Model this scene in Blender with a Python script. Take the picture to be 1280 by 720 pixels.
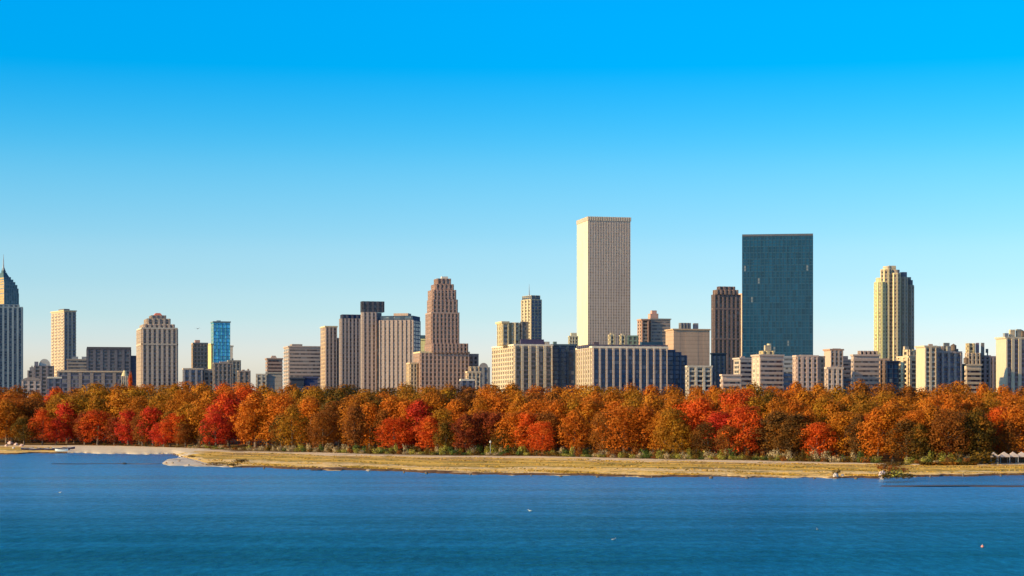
import bpy, bmesh, math, random
import numpy as np
from mathutils import Vector, Matrix
R = math.radians
for o in list(bpy.data.objects): bpy.data.objects.remove(o)
C = bpy.context.scene.collection
SC = bpy.context.scene

# ------------------------------------------------------------------ camera, sky, sun
F = 2389.0            # focal length in pixels of a 1280 wide picture
HY = 520.0            # picture row of the horizon
CH = 18.0             # eye height over the water
cam_d = bpy.data.cameras.new('camera'); cam = bpy.data.objects.new('camera', cam_d); C.objects.link(cam)
cam.location = (0, 0, CH); cam.rotation_euler = (R(90), 0, 0)
cam_d.sensor_width = 36; cam_d.lens = 36*F/1280; cam_d.shift_y = (HY-360)/1280
cam_d.clip_start = 1; cam_d.clip_end = 60000
SC.camera = cam
SUN_AZ, SUN_EL = 23.0, 19.0     # degrees in front of due left, and height
sdir = Vector((-math.cos(R(SUN_AZ))*math.cos(R(SUN_EL)), -math.sin(R(SUN_AZ))*math.cos(R(SUN_EL)), math.sin(R(SUN_EL))))
w = bpy.data.worlds.new('World'); SC.world = w; w.use_nodes = True
nt = w.node_tree; nt.nodes.clear()
sky = nt.nodes.new('ShaderNodeTexSky'); sky.sky_type = 'NISHITA'; sky.sun_disc = False
sky.sun_elevation = R(SUN_EL); sky.sun_rotation = math.atan2(sdir.x, sdir.y)
sky.air_density = 1.0; sky.dust_density = 1.0; sky.ozone_density = 2.0
SKYTINT = True
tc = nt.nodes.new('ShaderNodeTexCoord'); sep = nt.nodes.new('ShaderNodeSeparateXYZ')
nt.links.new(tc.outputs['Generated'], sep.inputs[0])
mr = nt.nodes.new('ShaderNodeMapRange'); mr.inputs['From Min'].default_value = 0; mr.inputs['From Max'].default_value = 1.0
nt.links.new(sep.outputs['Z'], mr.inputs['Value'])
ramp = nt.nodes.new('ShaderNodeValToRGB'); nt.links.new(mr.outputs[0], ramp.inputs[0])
# tint of the sky by elevation, unseen zenith warmed as fill light (position = sin(elevation)*2)
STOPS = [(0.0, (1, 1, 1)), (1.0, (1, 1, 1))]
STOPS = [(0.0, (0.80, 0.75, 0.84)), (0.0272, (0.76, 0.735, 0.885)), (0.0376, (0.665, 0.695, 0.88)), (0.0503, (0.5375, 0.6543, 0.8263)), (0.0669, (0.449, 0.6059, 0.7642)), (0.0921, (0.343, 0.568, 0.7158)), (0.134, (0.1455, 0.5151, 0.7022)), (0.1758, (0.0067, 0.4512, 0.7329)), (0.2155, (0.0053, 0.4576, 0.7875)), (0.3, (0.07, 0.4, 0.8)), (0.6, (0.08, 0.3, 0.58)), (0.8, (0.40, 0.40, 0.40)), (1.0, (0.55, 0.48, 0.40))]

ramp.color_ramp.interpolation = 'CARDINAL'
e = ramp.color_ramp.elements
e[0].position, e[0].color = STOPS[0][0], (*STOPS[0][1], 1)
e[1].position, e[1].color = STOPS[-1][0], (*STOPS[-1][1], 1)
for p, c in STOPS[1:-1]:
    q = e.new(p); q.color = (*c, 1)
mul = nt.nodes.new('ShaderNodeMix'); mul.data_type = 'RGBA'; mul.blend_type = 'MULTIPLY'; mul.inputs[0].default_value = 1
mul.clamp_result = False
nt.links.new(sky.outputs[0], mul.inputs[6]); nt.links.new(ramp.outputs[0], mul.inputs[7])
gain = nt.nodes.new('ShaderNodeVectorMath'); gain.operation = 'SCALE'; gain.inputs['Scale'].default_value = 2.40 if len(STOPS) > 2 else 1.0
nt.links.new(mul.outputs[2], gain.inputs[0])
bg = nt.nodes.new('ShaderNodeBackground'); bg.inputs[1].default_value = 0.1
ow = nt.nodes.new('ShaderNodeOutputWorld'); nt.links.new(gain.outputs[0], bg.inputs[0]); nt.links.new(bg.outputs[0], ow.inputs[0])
sl = bpy.data.lights.new('sun', 'SUN'); sl.energy = 5.0; sl.angle = R(0.5); sl.color = (1.0, 0.73, 0.33)
so = bpy.data.objects.new('sun', sl); C.objects.link(so); so.rotation_euler = sdir.to_track_quat('Z', 'Y').to_euler()
so.location = (-200, 0, 300)
SC.view_settings.view_transform = 'Standard'; SC.view_settings.look = 'None'
SC.view_settings.exposure = 0.35; SC.view_settings.gamma = 1
SC.cycles.max_bounces = 4; SC.cycles.diffuse_bounces = 2; SC.cycles.glossy_bounces = 2; SC.cycles.transmission_bounces = 2
SC.cycles.use_denoising = True

# ------------------------------------------------------------------ helpers
rnd = random.Random(7)
def P(x, y, z=0.0):                       # pixel on a level z -> world point
    Y = (CH-z)*F/(y-HY); return Vector(((x-640)/F*Y, Y, z))
def X(x, Y): return (x-640)/F*Y
def Z(y, Y): return CH + (HY-y)/F*Y

def tag(o, label=None, cat=None, group=None, kind=None):
    if label: o['label'] = label
    if cat: o['category'] = cat
    if group: o['group'] = group
    if kind: o['kind'] = kind
    return o
def empty(name, loc, rz=0.0):
    o = bpy.data.objects.new(name, None); C.objects.link(o); o.location = loc; o.rotation_euler = (0, 0, rz)
    o.empty_display_size = 1; return o

class MB:
    def __init__(s): s.v = []; s.f = []
    def box(s, x0, x1, y0, y1, z0, z1):
        b = len(s.v)
        s.v += [(x0,y0,z0),(x1,y0,z0),(x1,y1,z0),(x0,y1,z0),(x0,y0,z1),(x1,y0,z1),(x1,y1,z1),(x0,y1,z1)]
        s.f += [(b,b+3,b+2,b+1),(b+4,b+5,b+6,b+7),(b,b+1,b+5,b+4),(b+1,b+2,b+6,b+5),(b+2,b+3,b+7,b+6),(b+3,b,b+4,b+7)]
    def frustum(s, x0, x1, y0, y1, z0, z1, k=0.0, kx=None):   # box narrowing to k at the top
        kx = k if kx is None else kx
        cx, cy = (x0+x1)/2, (y0+y1)/2; hx, hy = (x1-x0)/2*kx, (y1-y0)/2*k
        b = len(s.v)
        s.v += [(x0,y0,z0),(x1,y0,z0),(x1,y1,z0),(x0,y1,z0),(cx-hx,cy-hy,z1),(cx+hx,cy-hy,z1),(cx+hx,cy+hy,z1),(cx-hx,cy+hy,z1)]
        s.f += [(b,b+3,b+2,b+1),(b+4,b+5,b+6,b+7),(b,b+1,b+5,b+4),(b+1,b+2,b+6,b+5),(b+2,b+3,b+7,b+6),(b+3,b,b+4,b+7)]
    def prism(s, pts, z0, z1):
        b = len(s.v); n = len(pts)
        s.v += [(x, y, z0) for x, y in pts] + [(x, y, z1) for x, y in pts]
        s.f += [tuple(b+i for i in reversed(range(n))), tuple(b+n+i for i in range(n))]
        s.f += [(b+i, b+(i+1) % n, b+n+(i+1) % n, b+n+i) for i in range(n)]
    def cyl(s, cx, cy, r, z0, z1, n=14, k=1.0):
        b = len(s.v)
        for z, q in ((z0, r), (z1, r*k)):
            s.v += [(cx+q*math.cos(2*math.pi*i/n), cy+q*math.sin(2*math.pi*i/n), z) for i in range(n)]
        s.f += [tuple(b+i for i in reversed(range(n))), tuple(b+n+i for i in range(n))]
        s.f += [(b+i, b+(i+1) % n, b+n+(i+1) % n, b+n+i) for i in range(n)]
    def tube(s, pts, rad, n=7):
        b0 = len(s.v); pts = [Vector(p) for p in pts]
        for i, p in enumerate(pts):
            d = (pts[min(i+1, len(pts)-1)]-pts[max(i-1, 0)]).normalized()
            a = d.orthogonal().normalized(); c = d.cross(a)
            s.v += [tuple(p+(a*math.cos(2*math.pi*k/n)+c*math.sin(2*math.pi*k/n))*rad[i]) for k in range(n)]
        for i in range(len(pts)-1):
            for k in range(n):
                s.f.append((b0+i*n+k, b0+i*n+(k+1) % n, b0+(i+1)*n+(k+1) % n, b0+(i+1)*n+k))
        s.f.append(tuple(b0+k for k in reversed(range(n)))); s.f.append(tuple(b0+(len(pts)-1)*n+k for k in range(n)))
    def ell(s, c, r, nu=10, nv=6, jit=0.0, rr=None):
        b = len(s.v); cx, cy, cz = c
        for j in range(nv+1):
            t = math.pi*j/nv
            for i in range(nu):
                q = 1+(rr.uniform(-jit, jit) if rr else 0)
                a = 2*math.pi*i/nu
                s.v.append((cx+r[0]*q*math.sin(t)*math.cos(a), cy+r[1]*q*math.sin(t)*math.sin(a), cz+r[2]*q*math.cos(t)))
        for j in range(nv):
            for i in range(nu):
                s.f.append((b+j*nu+i, b+(j+1)*nu+i, b+(j+1)*nu+(i+1) % nu, b+j*nu+(i+1) % nu))
    def mesh(s, name, mat):
        m = bpy.data.meshes.new(name); m.from_pydata(s.v, [], s.f); m.validate()
        if mat: m.materials.append(mat)
        return m
    def build(s, name, mat, parent=None, loc=None, smooth=False):
        m = s.mesh(name, mat)
        if smooth: m.polygons.foreach_set('use_smooth', [True]*len(m.polygons))
        o = bpy.data.objects.new(name, m); C.objects.link(o)
        if parent: o.parent = parent
        if loc: o.location = loc
        return o

# ------------------------------------------------------------------ materials
def new_mat(name):
    m = bpy.data.materials.new(name); m.use_nodes = True
    n = m.node_tree; b = n.nodes['Principled BSDF']; return m, n, b
def N(n, t, **k):
    x = n.nodes.new(t)
    for a, v in k.items(): setattr(x, a, v)
    return x
def math_n(n, op, a, b=None, c=None):
    x = N(n, 'ShaderNodeMath', operation=op)
    for i, v in enumerate((a, b, c)):
        if v is None: continue
        if isinstance(v, (int, float)): x.inputs[i].default_value = v
        else: n.links.new(v, x.inputs[i])
    return x.outputs[0]
def mixc(n, f, a, b, mode='MIX'):
    x = N(n, 'ShaderNodeMix', data_type='RGBA', blend_type=mode)
    for i, v in ((0, f), (6, a), (7, b)):
        if isinstance(v, (int, float)): x.inputs[i].default_value = v
        elif isinstance(v, tuple): x.inputs[i].default_value = (*v, 1)
        else: n.links.new(v, x.inputs[i])
    return x.outputs[2]
def noise(n, vec, scale, detail=3, rough=.55):
    x = N(n, 'ShaderNodeTexNoise'); x.inputs['Scale'].default_value = scale; x.inputs['Detail'].default_value = detail
    x.inputs['Roughness'].default_value = rough
    if vec is not None: n.links.new(vec, x.inputs['Vector'])
    return x.outputs['Fac']
def rampn(n, fac, stops):
    x = N(n, 'ShaderNodeValToRGB'); el = x.color_ramp.elements
    el[0].position, el[0].color = stops[0][0], (*stops[0][1], 1)
    el[1].position, el[1].color = stops[-1][0], (*stops[-1][1], 1)
    for p, c in stops[1:-1]: el.new(p).color = (*c, 1)
    n.links.new(fac, x.inputs[0]); return x.outputs[0]
def mapping(n, vec, sc):
    x = N(n, 'ShaderNodeMapping'); x.inputs['Scale'].default_value = sc; n.links.new(vec, x.inputs[0]); return x.outputs[0]

FLOOR = 3.1
_wall = {}
def wall_mat(col, lines=True, rough=.85):
    key = (col, lines, rough)
    if sum(col) > .7: col = (min(.8, col[0]*1.10), col[1], col[2]*.86)
    if key in _wall: return _wall[key]
    m, n, b = new_mat('masonry')
    co = N(n, 'ShaderNodeTexCoord').outputs['Object']
    s1 = noise(n, mapping(n, co, (.05, .05, .02)), 1.0, 3)
    s2 = noise(n, mapping(n, co, (.6, .6, .12)), 1.0, 4)
    v = math_n(n, 'ADD', math_n(n, 'MULTIPLY', s1, .35), math_n(n, 'MULTIPLY', s2, .35))
    v = math_n(n, 'ADD', v, .65)
    c = mixc(n, 1.0, col, v, 'MULTIPLY')
    if lines:
        z = N(n, 'ShaderNodeSeparateXYZ'); n.links.new(co, z.inputs[0])
        fr = math_n(n, 'FRACT', math_n(n, 'DIVIDE', z.outputs['Z'], FLOOR))
        ln = math_n(n, 'LESS_THAN', fr, .16)
        c = mixc(n, math_n(n, 'MULTIPLY', ln, .35), c, tuple(q*.45 for q in col))
    n.links.new(c, b.inputs['Base Color']); b.inputs['Roughness'].default_value = rough
    b.inputs['Specular IOR Level'].default_value = .25
    _wall[key] = m; return m
_win = {}
def win_mat(glass, span=None, sh=.4, lit=.25, rough=.12, fl=FLOOR, vr=.9):
    """glazing with a spandrel strip on every storey and blinds in some of the panes"""
    key = (glass, span, sh, lit, rough, fl, vr)
    if key in _win: return _win[key]
    m, n, b = new_mat('glazing')
    co = N(n, 'ShaderNodeTexCoord').outputs['Object']
    s = N(n, 'ShaderNodeSeparateXYZ'); n.links.new(co, s.inputs[0])
    zf = math_n(n, 'DIVIDE', s.outputs['Z'], fl)
    hx = math_n(n, 'FLOOR', math_n(n, 'DIVIDE', s.outputs['X'], 1.7)); hy = math_n(n, 'FLOOR', math_n(n, 'DIVIDE', s.outputs['Y'], 1.7))
    cv = N(n, 'ShaderNodeCombineXYZ'); n.links.new(hx, cv.inputs[0]); n.links.new(hy, cv.inputs[1]); n.links.new(math_n(n, 'FLOOR', zf), cv.inputs[2])
    wn = N(n, 'ShaderNodeTexWhiteNoise', noise_dimensions='3D'); n.links.new(cv.outputs[0], wn.inputs['Vector'])
    bl = math_n(n, 'GREATER_THAN', wn.outputs['Value'], 1-lit)
    br = math_n(n, 'ADD', math_n(n, 'MULTIPLY', wn.outputs['Value'], vr), 1-vr/2)
    g = mixc(n, 1.0, glass, br, 'MULTIPLY')
    g = mixc(n, math_n(n, 'MULTIPLY', bl, .5), g, (.30, .28, .25))
    if span:
        sp = math_n(n, 'LESS_THAN', math_n(n, 'FRACT', zf), sh)
        g = mixc(n, sp, g, span)
        rg = math_n(n, 'ADD', math_n(n, 'MULTIPLY', sp, .5), rough); n.links.new(rg, b.inputs['Roughness'])
    else: b.inputs['Roughness'].default_value = rough
    n.links.new(g, b.inputs['Base Color'])
    _win[key] = m; return m
def flat_mat(name, col, rough=.8, var=.3, scale=.6, metal=0.0):
    m, n, b = new_mat(name)
    co = N(n, 'ShaderNodeTexCoord').outputs['Object']
    v = math_n(n, 'ADD', math_n(n, 'MULTIPLY', noise(n, co, scale, 4), var*2), 1-var)
    n.links.new(mixc(n, 1.0, col, v, 'MULTIPLY'), b.inputs['Base Color'])
    b.inputs['Roughness'].default_value = rough; b.inputs['Metallic'].default_value = metal; return m
def leaf_mat(name, cols, dark=None):
    m, n, b = new_mat(name)
    a = N(n, 'ShaderNodeAttribute', attribute_name='tint').outputs['Fac']
    oi = N(n, 'ShaderNodeObjectInfo').outputs['Random']
    f = math_n(n, 'ADD', math_n(n, 'MULTIPLY', a, .8), math_n(n, 'MULTIPLY', oi, .2))
    st = [(i/(len(cols)-1), c) for i, c in enumerate(cols)]
    c = rampn(n, f, st)
    n.links.new(c, b.inputs['Base Color']); b.inputs['Roughness'].default_value = .7; b.inputs['Specular IOR Level'].default_value = .15
    if len(cols) == 3 and cols[1][0] > cols[1][2]*3 and 'yellow' not in name and 'straw' not in name:
        ow_ = noise(n, N(n, 'ShaderNodeTexCoord').outputs['Object'], .16, 2)
        c = mixc(n, math_n(n, 'MULTIPLY', math_n(n, 'GREATER_THAN', ow_, .56), .45), c, (.52, .17, .015))
        n.links.new(c, b.inputs['Base Color'])
    tr = N(n, 'ShaderNodeBsdfTranslucent'); n.links.new(c, tr.inputs[0])
    mx = N(n, 'ShaderNodeMixShader'); mx.inputs[0].default_value = .34
    n.links.new(b.outputs[0], mx.inputs[1]); n.links.new(tr.outputs[0], mx.inputs[2])
    n.links.new(mx.outputs[0], n.nodes['Material Output'].inputs[0]); return m

CREAM=(.66,.55,.37); STONE=(.60,.53,.46); BEIGE=(.50,.42,.35); MAUVE=(.43,.35,.33); PINK=(.52,.38,.33)
BROWN=(.33,.22,.18); TAN=(.47,.34,.24); SLATE=(.20,.20,.24); GREY=(.33,.31,.31); WHITE=(.72,.66,.58)
DARK=(.06,.055,.065); YEL=(.70,.58,.30); DKBR=(.22,.155,.14)
G_DARK=(.035,.038,.05); G_NAVY=(.020,.050,.105); G_TEAL=(.012,.07,.115); G_CYAN=(.03,.30,.55); G_BLUE=(.02,.08,.16)
G_BROWN=(.045,.03,.03)

# ------------------------------------------------------------------ ground height and treeline
TL = [(-400,552),(0,556),(90,556.5),(150,557),(250,560),(330,563),(440,566),(560,568),(640,568.5),(800,572),(960,575),(1090,577.5),(1200,579.5),(1280,578.5),(1700,578)]
SH = [(-400,565),(0,567),(90,567),(150,567),(215,567.5),(258,583.2),(320,585),(440,588),(500,590),(560,592),(640,594),(760,595.5),(860,596.5),(1000,597),(1090,598),(1130,597.7),(1150,596),(1200,594.7),(1280,594),(1700,594)]
def interp(tab, x):
    for (a, ya), (b, yb) in zip(tab, tab[1:]):
        if a <= x <= b: return ya+(yb-ya)*(x-a)/(b-a)
    return tab[0][1] if x < tab[0][0] else tab[-1][1]
def tree_Y(x): return (CH-1.6)*F/(interp(TL, x)-HY)
def ground_z(x, Y):                       # x in pixels
    Yt = tree_Y(x)
    if Y <= Yt: return 1.6
    return 1.6+min((Y-Yt)*.022, 9.0)

# ------------------------------------------------------------------ setting: terrain, water
def build_terrain():
    xs = [-380+i*4 for i in range(int(2060/4)+1)]
    rows = []
    rr = random.Random(3)
    def shoreY(x):
        y = interp(SH, x) + .45*math.sin(x*.031+2)+.35*math.sin(x*.11)+.25*math.sin(x*.047+1)+rr.uniform(-.28, .28)
        return CH*F/(y-HY)
    tv = [0, .02, .045, .09, .15, .22, .3, .4, .5, .6, .7, .8, .9, 1.0]
    verts = []; t_attr = []; faces = []
    for x in xs:
        Ys, Yt = shoreY(x), tree_Y(x)
        g = lambda Y: math.hypot(Y, X(x, Y))
        for t in tv:
            Y = Ys+(Yt-Ys)*t
            z = 1.6*(1-(1-min(1, t*1.02))**2.2) if t > .02 else t*8
            if .05 < t < .98: z += rr.uniform(-.05, .05)+.12*math.sin(t*22+x*.02)
            if t == 0: z = -.4; Y -= 3
            if t == .02: z = .55
            verts.append((X(x, Y), Y, z)); t_attr.append(t)
        for k, dY in enumerate((12, 40, 90, 180, 400, 900, 2500, 9000, 40000)):
            Y = Yt+dY; verts.append((X(x, Y), Y, ground_z(x, Y))); t_attr.append(1.0+.1*(k+1))
    nr = len(tv)+9
    for i in range(len(xs)-1):
        for j in range(nr-1):
            a = i*nr+j; faces.append((a, a+nr, a+nr+1, a+1))
    m = bpy.data.meshes.new('ground'); m.from_pydata(verts, [], faces)
    at = m.attributes.new('inland', 'FLOAT', 'POINT'); at.data.foreach_set('value', t_attr)
    m.polygons.foreach_set('use_smooth', [True]*len(m.polygons))
    mt, n, b = new_mat('shore_ground')
    t = N(n, 'ShaderNodeAttribute', attribute_name='inland').outputs['Fac']
    co = N(n, 'ShaderNodeTexCoord').outputs['Object']
    wv = math_n(n, 'SUBTRACT', noise(n, mapping(n, co, (.009, .03, 1)), 1, 5, .65), .5)
    wv2 = math_n(n, 'SUBTRACT', noise(n, mapping(n, co, (.05, .05, 1)), 1, 3, .6), .5)
    tt = math_n(n, 'ADD', t, math_n(n, 'ADD', math_n(n, 'MULTIPLY', wv, .45), math_n(n, 'MULTIPLY', wv2, .22)))
    mud=(.17,.085,.035); sand=(.95,.63,.28); straw=(.92,.53,.10); olive=(.38,.24,.04); dirt=(.36,.20,.08); path=(.82,.58,.36); litter=(.16,.09,.03)
    c = rampn(n, tt, [(0.0, mud), (.05, mud), (.075, sand), (.15, straw), (.24, sand), (.30, olive), (.42, straw), (.5, olive), (.56, straw), (.63, dirt), (.69, straw), (.78, path), (.86, path), (.93, litter), (1.0, litter)])
    sp = noise(n, mapping(n, co, (.5, .25, 1)), 1, 4, .7)
    spk = math_n(n, 'ADD', math_n(n, 'MULTIPLY', sp, 1.1), .45)
    c = mixc(n, 1.0, c, spk, 'MULTIPLY')
    bl = math_n(n, 'GREATER_THAN', noise(n, mapping(n, co, (.12, .05, 1)), 1, 3, .6), .62)
    gm = math_n(n, 'MULTIPLY', bl, math_n(n, 'MULTIPLY', math_n(n, 'GREATER_THAN', t, .12), .55))
    c = mixc(n, gm, c, (.20, .15, .04))
    stk = math_n(n, 'GREATER_THAN', noise(n, mapping(n, co, (.02, .16, 1)), 1, 4, .6), .60)
    c = mixc(n, math_n(n, 'MULTIPLY', stk, math_n(n, 'MULTIPLY', math_n(n, 'LESS_THAN', t, .8), .6)), c, (.22, .12, .04))
    # the far left beach is bare pale sand
    sx = N(n, 'ShaderNodeSeparateXYZ'); n.links.new(co, sx.inputs[0])
    ratio = math_n(n, 'DIVIDE', sx.outputs['X'], sx.outputs['Y'])
    left = math_n(n, 'LESS_THAN', math_n(n, 'ADD', ratio, math_n(n, 'ADD', math_n(n, 'MULTIPLY', wv, .035), math_n(n, 'MULTIPLY', math_n(n, 'SUBTRACT', .5, t), .022))), (246-640)/F)
    pale = math_n(n, 'MULTIPLY', left, math_n(n, 'LESS_THAN', t, .97))
    ps = mixc(n, noise(n, mapping(n, co, (.02, .15, 1)), 1, 3), (.66, .48, .30), (.92, .76, .54))
    pm = math_n(n, 'MULTIPLY', pale, math_n(n, 'GREATER_THAN', ratio, (84-640)/F))
    c = mixc(n, pm, c, ps)
    n.links.new(c, b.inputs['Base Color']); b.inputs['Roughness'].default_value = .95; b.inputs['Specular IOR Level'].default_value = .1
    bp = N(n, 'ShaderNodeBump'); bp.inputs['Strength'].default_value = .6; bp.inputs['Distance'].default_value = .4
    n.links.new(sp, bp.inputs['Height']); n.links.new(bp.outputs[0], b.inputs['Normal'])
    m.materials.append(mt)
    o = bpy.data.objects.new('ground', m); C.objects.link(o); tag(o, kind='structure')
build_terrain()

def build_water():
    m = MB(); L = 45000
    m.v = [(-9000, -600, 0), (9000, -600, 0), (9000, 2500, 0), (-9000, 2500, 0)]; m.f = [(0, 1, 2, 3)]
    mt, n, b = new_mat('lake_water')
    co = N(n, 'ShaderNodeTexCoord').outputs['Object']
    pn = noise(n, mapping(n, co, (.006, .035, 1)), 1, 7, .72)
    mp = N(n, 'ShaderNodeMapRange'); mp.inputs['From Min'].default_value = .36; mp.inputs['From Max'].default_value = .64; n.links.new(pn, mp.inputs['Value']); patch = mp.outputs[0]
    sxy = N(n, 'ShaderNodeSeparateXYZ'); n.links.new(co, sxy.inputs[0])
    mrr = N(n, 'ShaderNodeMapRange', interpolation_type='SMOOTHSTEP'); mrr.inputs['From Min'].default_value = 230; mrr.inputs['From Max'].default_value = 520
    n.links.new(math_n(n, 'ADD', sxy.outputs['Y'], math_n(n, 'MULTIPLY', math_n(n, 'SUBTRACT', patch, .5), 55)), mrr.inputs['Value']); lee_sheen = mrr.outputs[0]   # calmer, shallower water towards the shore, with paler sky sheen painted in
    deep = mixc(n, lee_sheen, (.006, .068, .105), (.046, .155, .225))
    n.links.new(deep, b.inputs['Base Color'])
    b.inputs['IOR'].default_value = 1.33; b.inputs['Specular IOR Level'].default_value = 0.0; b.inputs['Roughness'].default_value = .9
    gl = N(n, 'ShaderNodeBsdfGlossy')
    rip = noise(n, mapping(n, co, (.55, .16, 1)), 1, 6, .8)      # wavelet groups turned more or less to the sky
    fine = noise(n, mapping(n, co, (.75, .20, 1)), 1, 5, .7)
    mid = noise(n, mapping(n, co, (.06, .17, 1)), 1, 4, .65)
    h = math_n(n, 'ADD', math_n(n, 'MULTIPLY', fine, 1.5), math_n(n, 'MULTIPLY', mid, 1.8))
    bp = N(n, 'ShaderNodeBump'); bp.inputs['Distance'].default_value = .7
    n.links.new(math_n(n, 'ADD', math_n(n, 'ADD', math_n(n, 'MULTIPLY', math_n(n, 'SUBTRACT', 1.0, lee_sheen), .55), .28), math_n(n, 'MULTIPLY', patch, .22)), bp.inputs['Strength'])
    n.links.new(h, bp.inputs['Height']); n.links.new(bp.outputs[0], b.inputs['Normal'])
    n.links.new(math_n(n, 'ADD', math_n(n, 'MULTIPLY', patch, .10), .15), gl.inputs['Roughness'])
    n.links.new(bp.outputs[0], gl.inputs['Normal']); n.links.new(mixc(n, lee_sheen, (.12, .80, .90), (.66, .84, .92)), gl.inputs['Color'])
    mxs = N(n, 'ShaderNodeMixShader'); n.links.new(math_n(n, 'ADD', math_n(n, 'MULTIPLY', lee_sheen, .22), math_n(n, 'ADD', math_n(n, 'ADD', math_n(n, 'MULTIPLY', patch, .08), math_n(n, 'MULTIPLY', math_n(n, 'SUBTRACT', rip, .5), .9)), .29)), mxs.inputs[0])
    n.links.new(b.outputs[0], mxs.inputs[1]); n.links.new(gl.outputs[0], mxs.inputs[2]); n.links.new(mxs.outputs[0], n.nodes['Material Output'].inputs[0])
    o = m.build('water', mt); tag(o, kind='structure')
build_water()

def low_bar(name, outline, mat, h, seed):
    rr = random.Random(seed); mb = MB()
    c = Vector((0, 0, 0)); pts = [P(x, y) for x, y in outline]
    cen = sum(pts, Vector())/len(pts)
    n = len(pts); ring = [(1.0, -.3), (.93, h*.55), (.6, h), (.0, h*1.1)]
    for k, z in ring[:-1]:
        for p in pts: mb.v.append((cen.x+(p.x-cen.x)*(k if k < 1 else 1), cen.y+(p.y-cen.y)*k, z+rr.uniform(-.06, .06)*(k < 1)))
    mb.v.append((cen.x, cen.y, h*1.1))
    for j in range(2):
        for i in range(n): mb.f.append((j*n+i, j*n+(i+1) % n, (j+1)*n+(i+1) % n, (j+1)*n+i))
    for i in range(n): mb.f.append((2*n+i, 2*n+(i+1) % n, 3*n))
    o = mb.build(name, mat, smooth=True); tag(o, kind='structure'); return o
def strip_outline(x0, x1, yf, yb, n=24):
    a = [(x0+(x1-x0)*i/n, yf(i/n)) for i in range(n+1)]
    return a+[(x, yb(1-i/n)) for i, (x, _) in enumerate(reversed(a))][0:n+1]
M_mud = flat_mat('wet_mud', (.09, .06, .045), .6, .5, .3)
M_spit, _n, _b = new_mat('spit_gravel')
_co = N(_n, 'ShaderNodeTexCoord').outputs['Object']
_c = rampn(_n, noise(_n, mapping(_n, _co, (.05, .09, 1)), 1, 6, .7), [(.30, (.20,.13,.07)), (.42, (.50,.36,.22)), (.5, (.72,.58,.42)), (.58, (.45,.40,.36)), (.70, (.80,.66,.48))])
_n.links.new(_c, _b.inputs['Base Color']); _b.inputs['Roughness'].default_value = .95
low_bar('sandbar', strip_outline(1090, 1500, lambda t: 608.2+.8*t+.3*math.sin(t*20), lambda t: 607.2-.2*min(t*6, 1)+.8*t), M_mud, .22, 1)
low_bar('sandbar', strip_outline(60, 206, lambda t: 580.2+.25*math.sin(t*9), lambda t: 579.4+.25*math.sin(t*9)), M_mud, .06, 2)
_sp = [(203,577.5),(202,580.5),(212,582.3),(232,583),(258,583.6),(290,584.4),(300,577),(285,570),(262,566.5),(240,568),(232,571),(218,573.5),(208,575)]
_rs = random.Random(12); _o = []
for (ax, ay), (bx_, by_) in zip(_sp, _sp[1:]+_sp[:1]):
    for k in range(4): _o.append((ax+(bx_-ax)*k/4+_rs.uniform(-1.6, 1.6), ay+(by_-ay)*k/4+_rs.uniform(-.35, .35)))
low_bar('spit', _o, M_spit, .42, 3)

# ------------------------------------------------------------------ buildings
def solve(xl, xc, xr, Yc, th, dep):
    cx = X(xc, Yc); rx = (xr-640)/F; lx = (xl-640)/F
    W = (rx*Yc-cx)/(math.cos(th)-rx*math.sin(th)) if xr > xc else (dep or 12)
    if xl < xc-.01:
        S = (cx-lx*Yc)/(math.sin(th)+lx*math.cos(th)) if math.sin(th)+lx*math.cos(th) > .02 else (dep or W*.8)
        S = min(S, 140)
    else: S = dep or W*.8
    return cx, W, S

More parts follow.
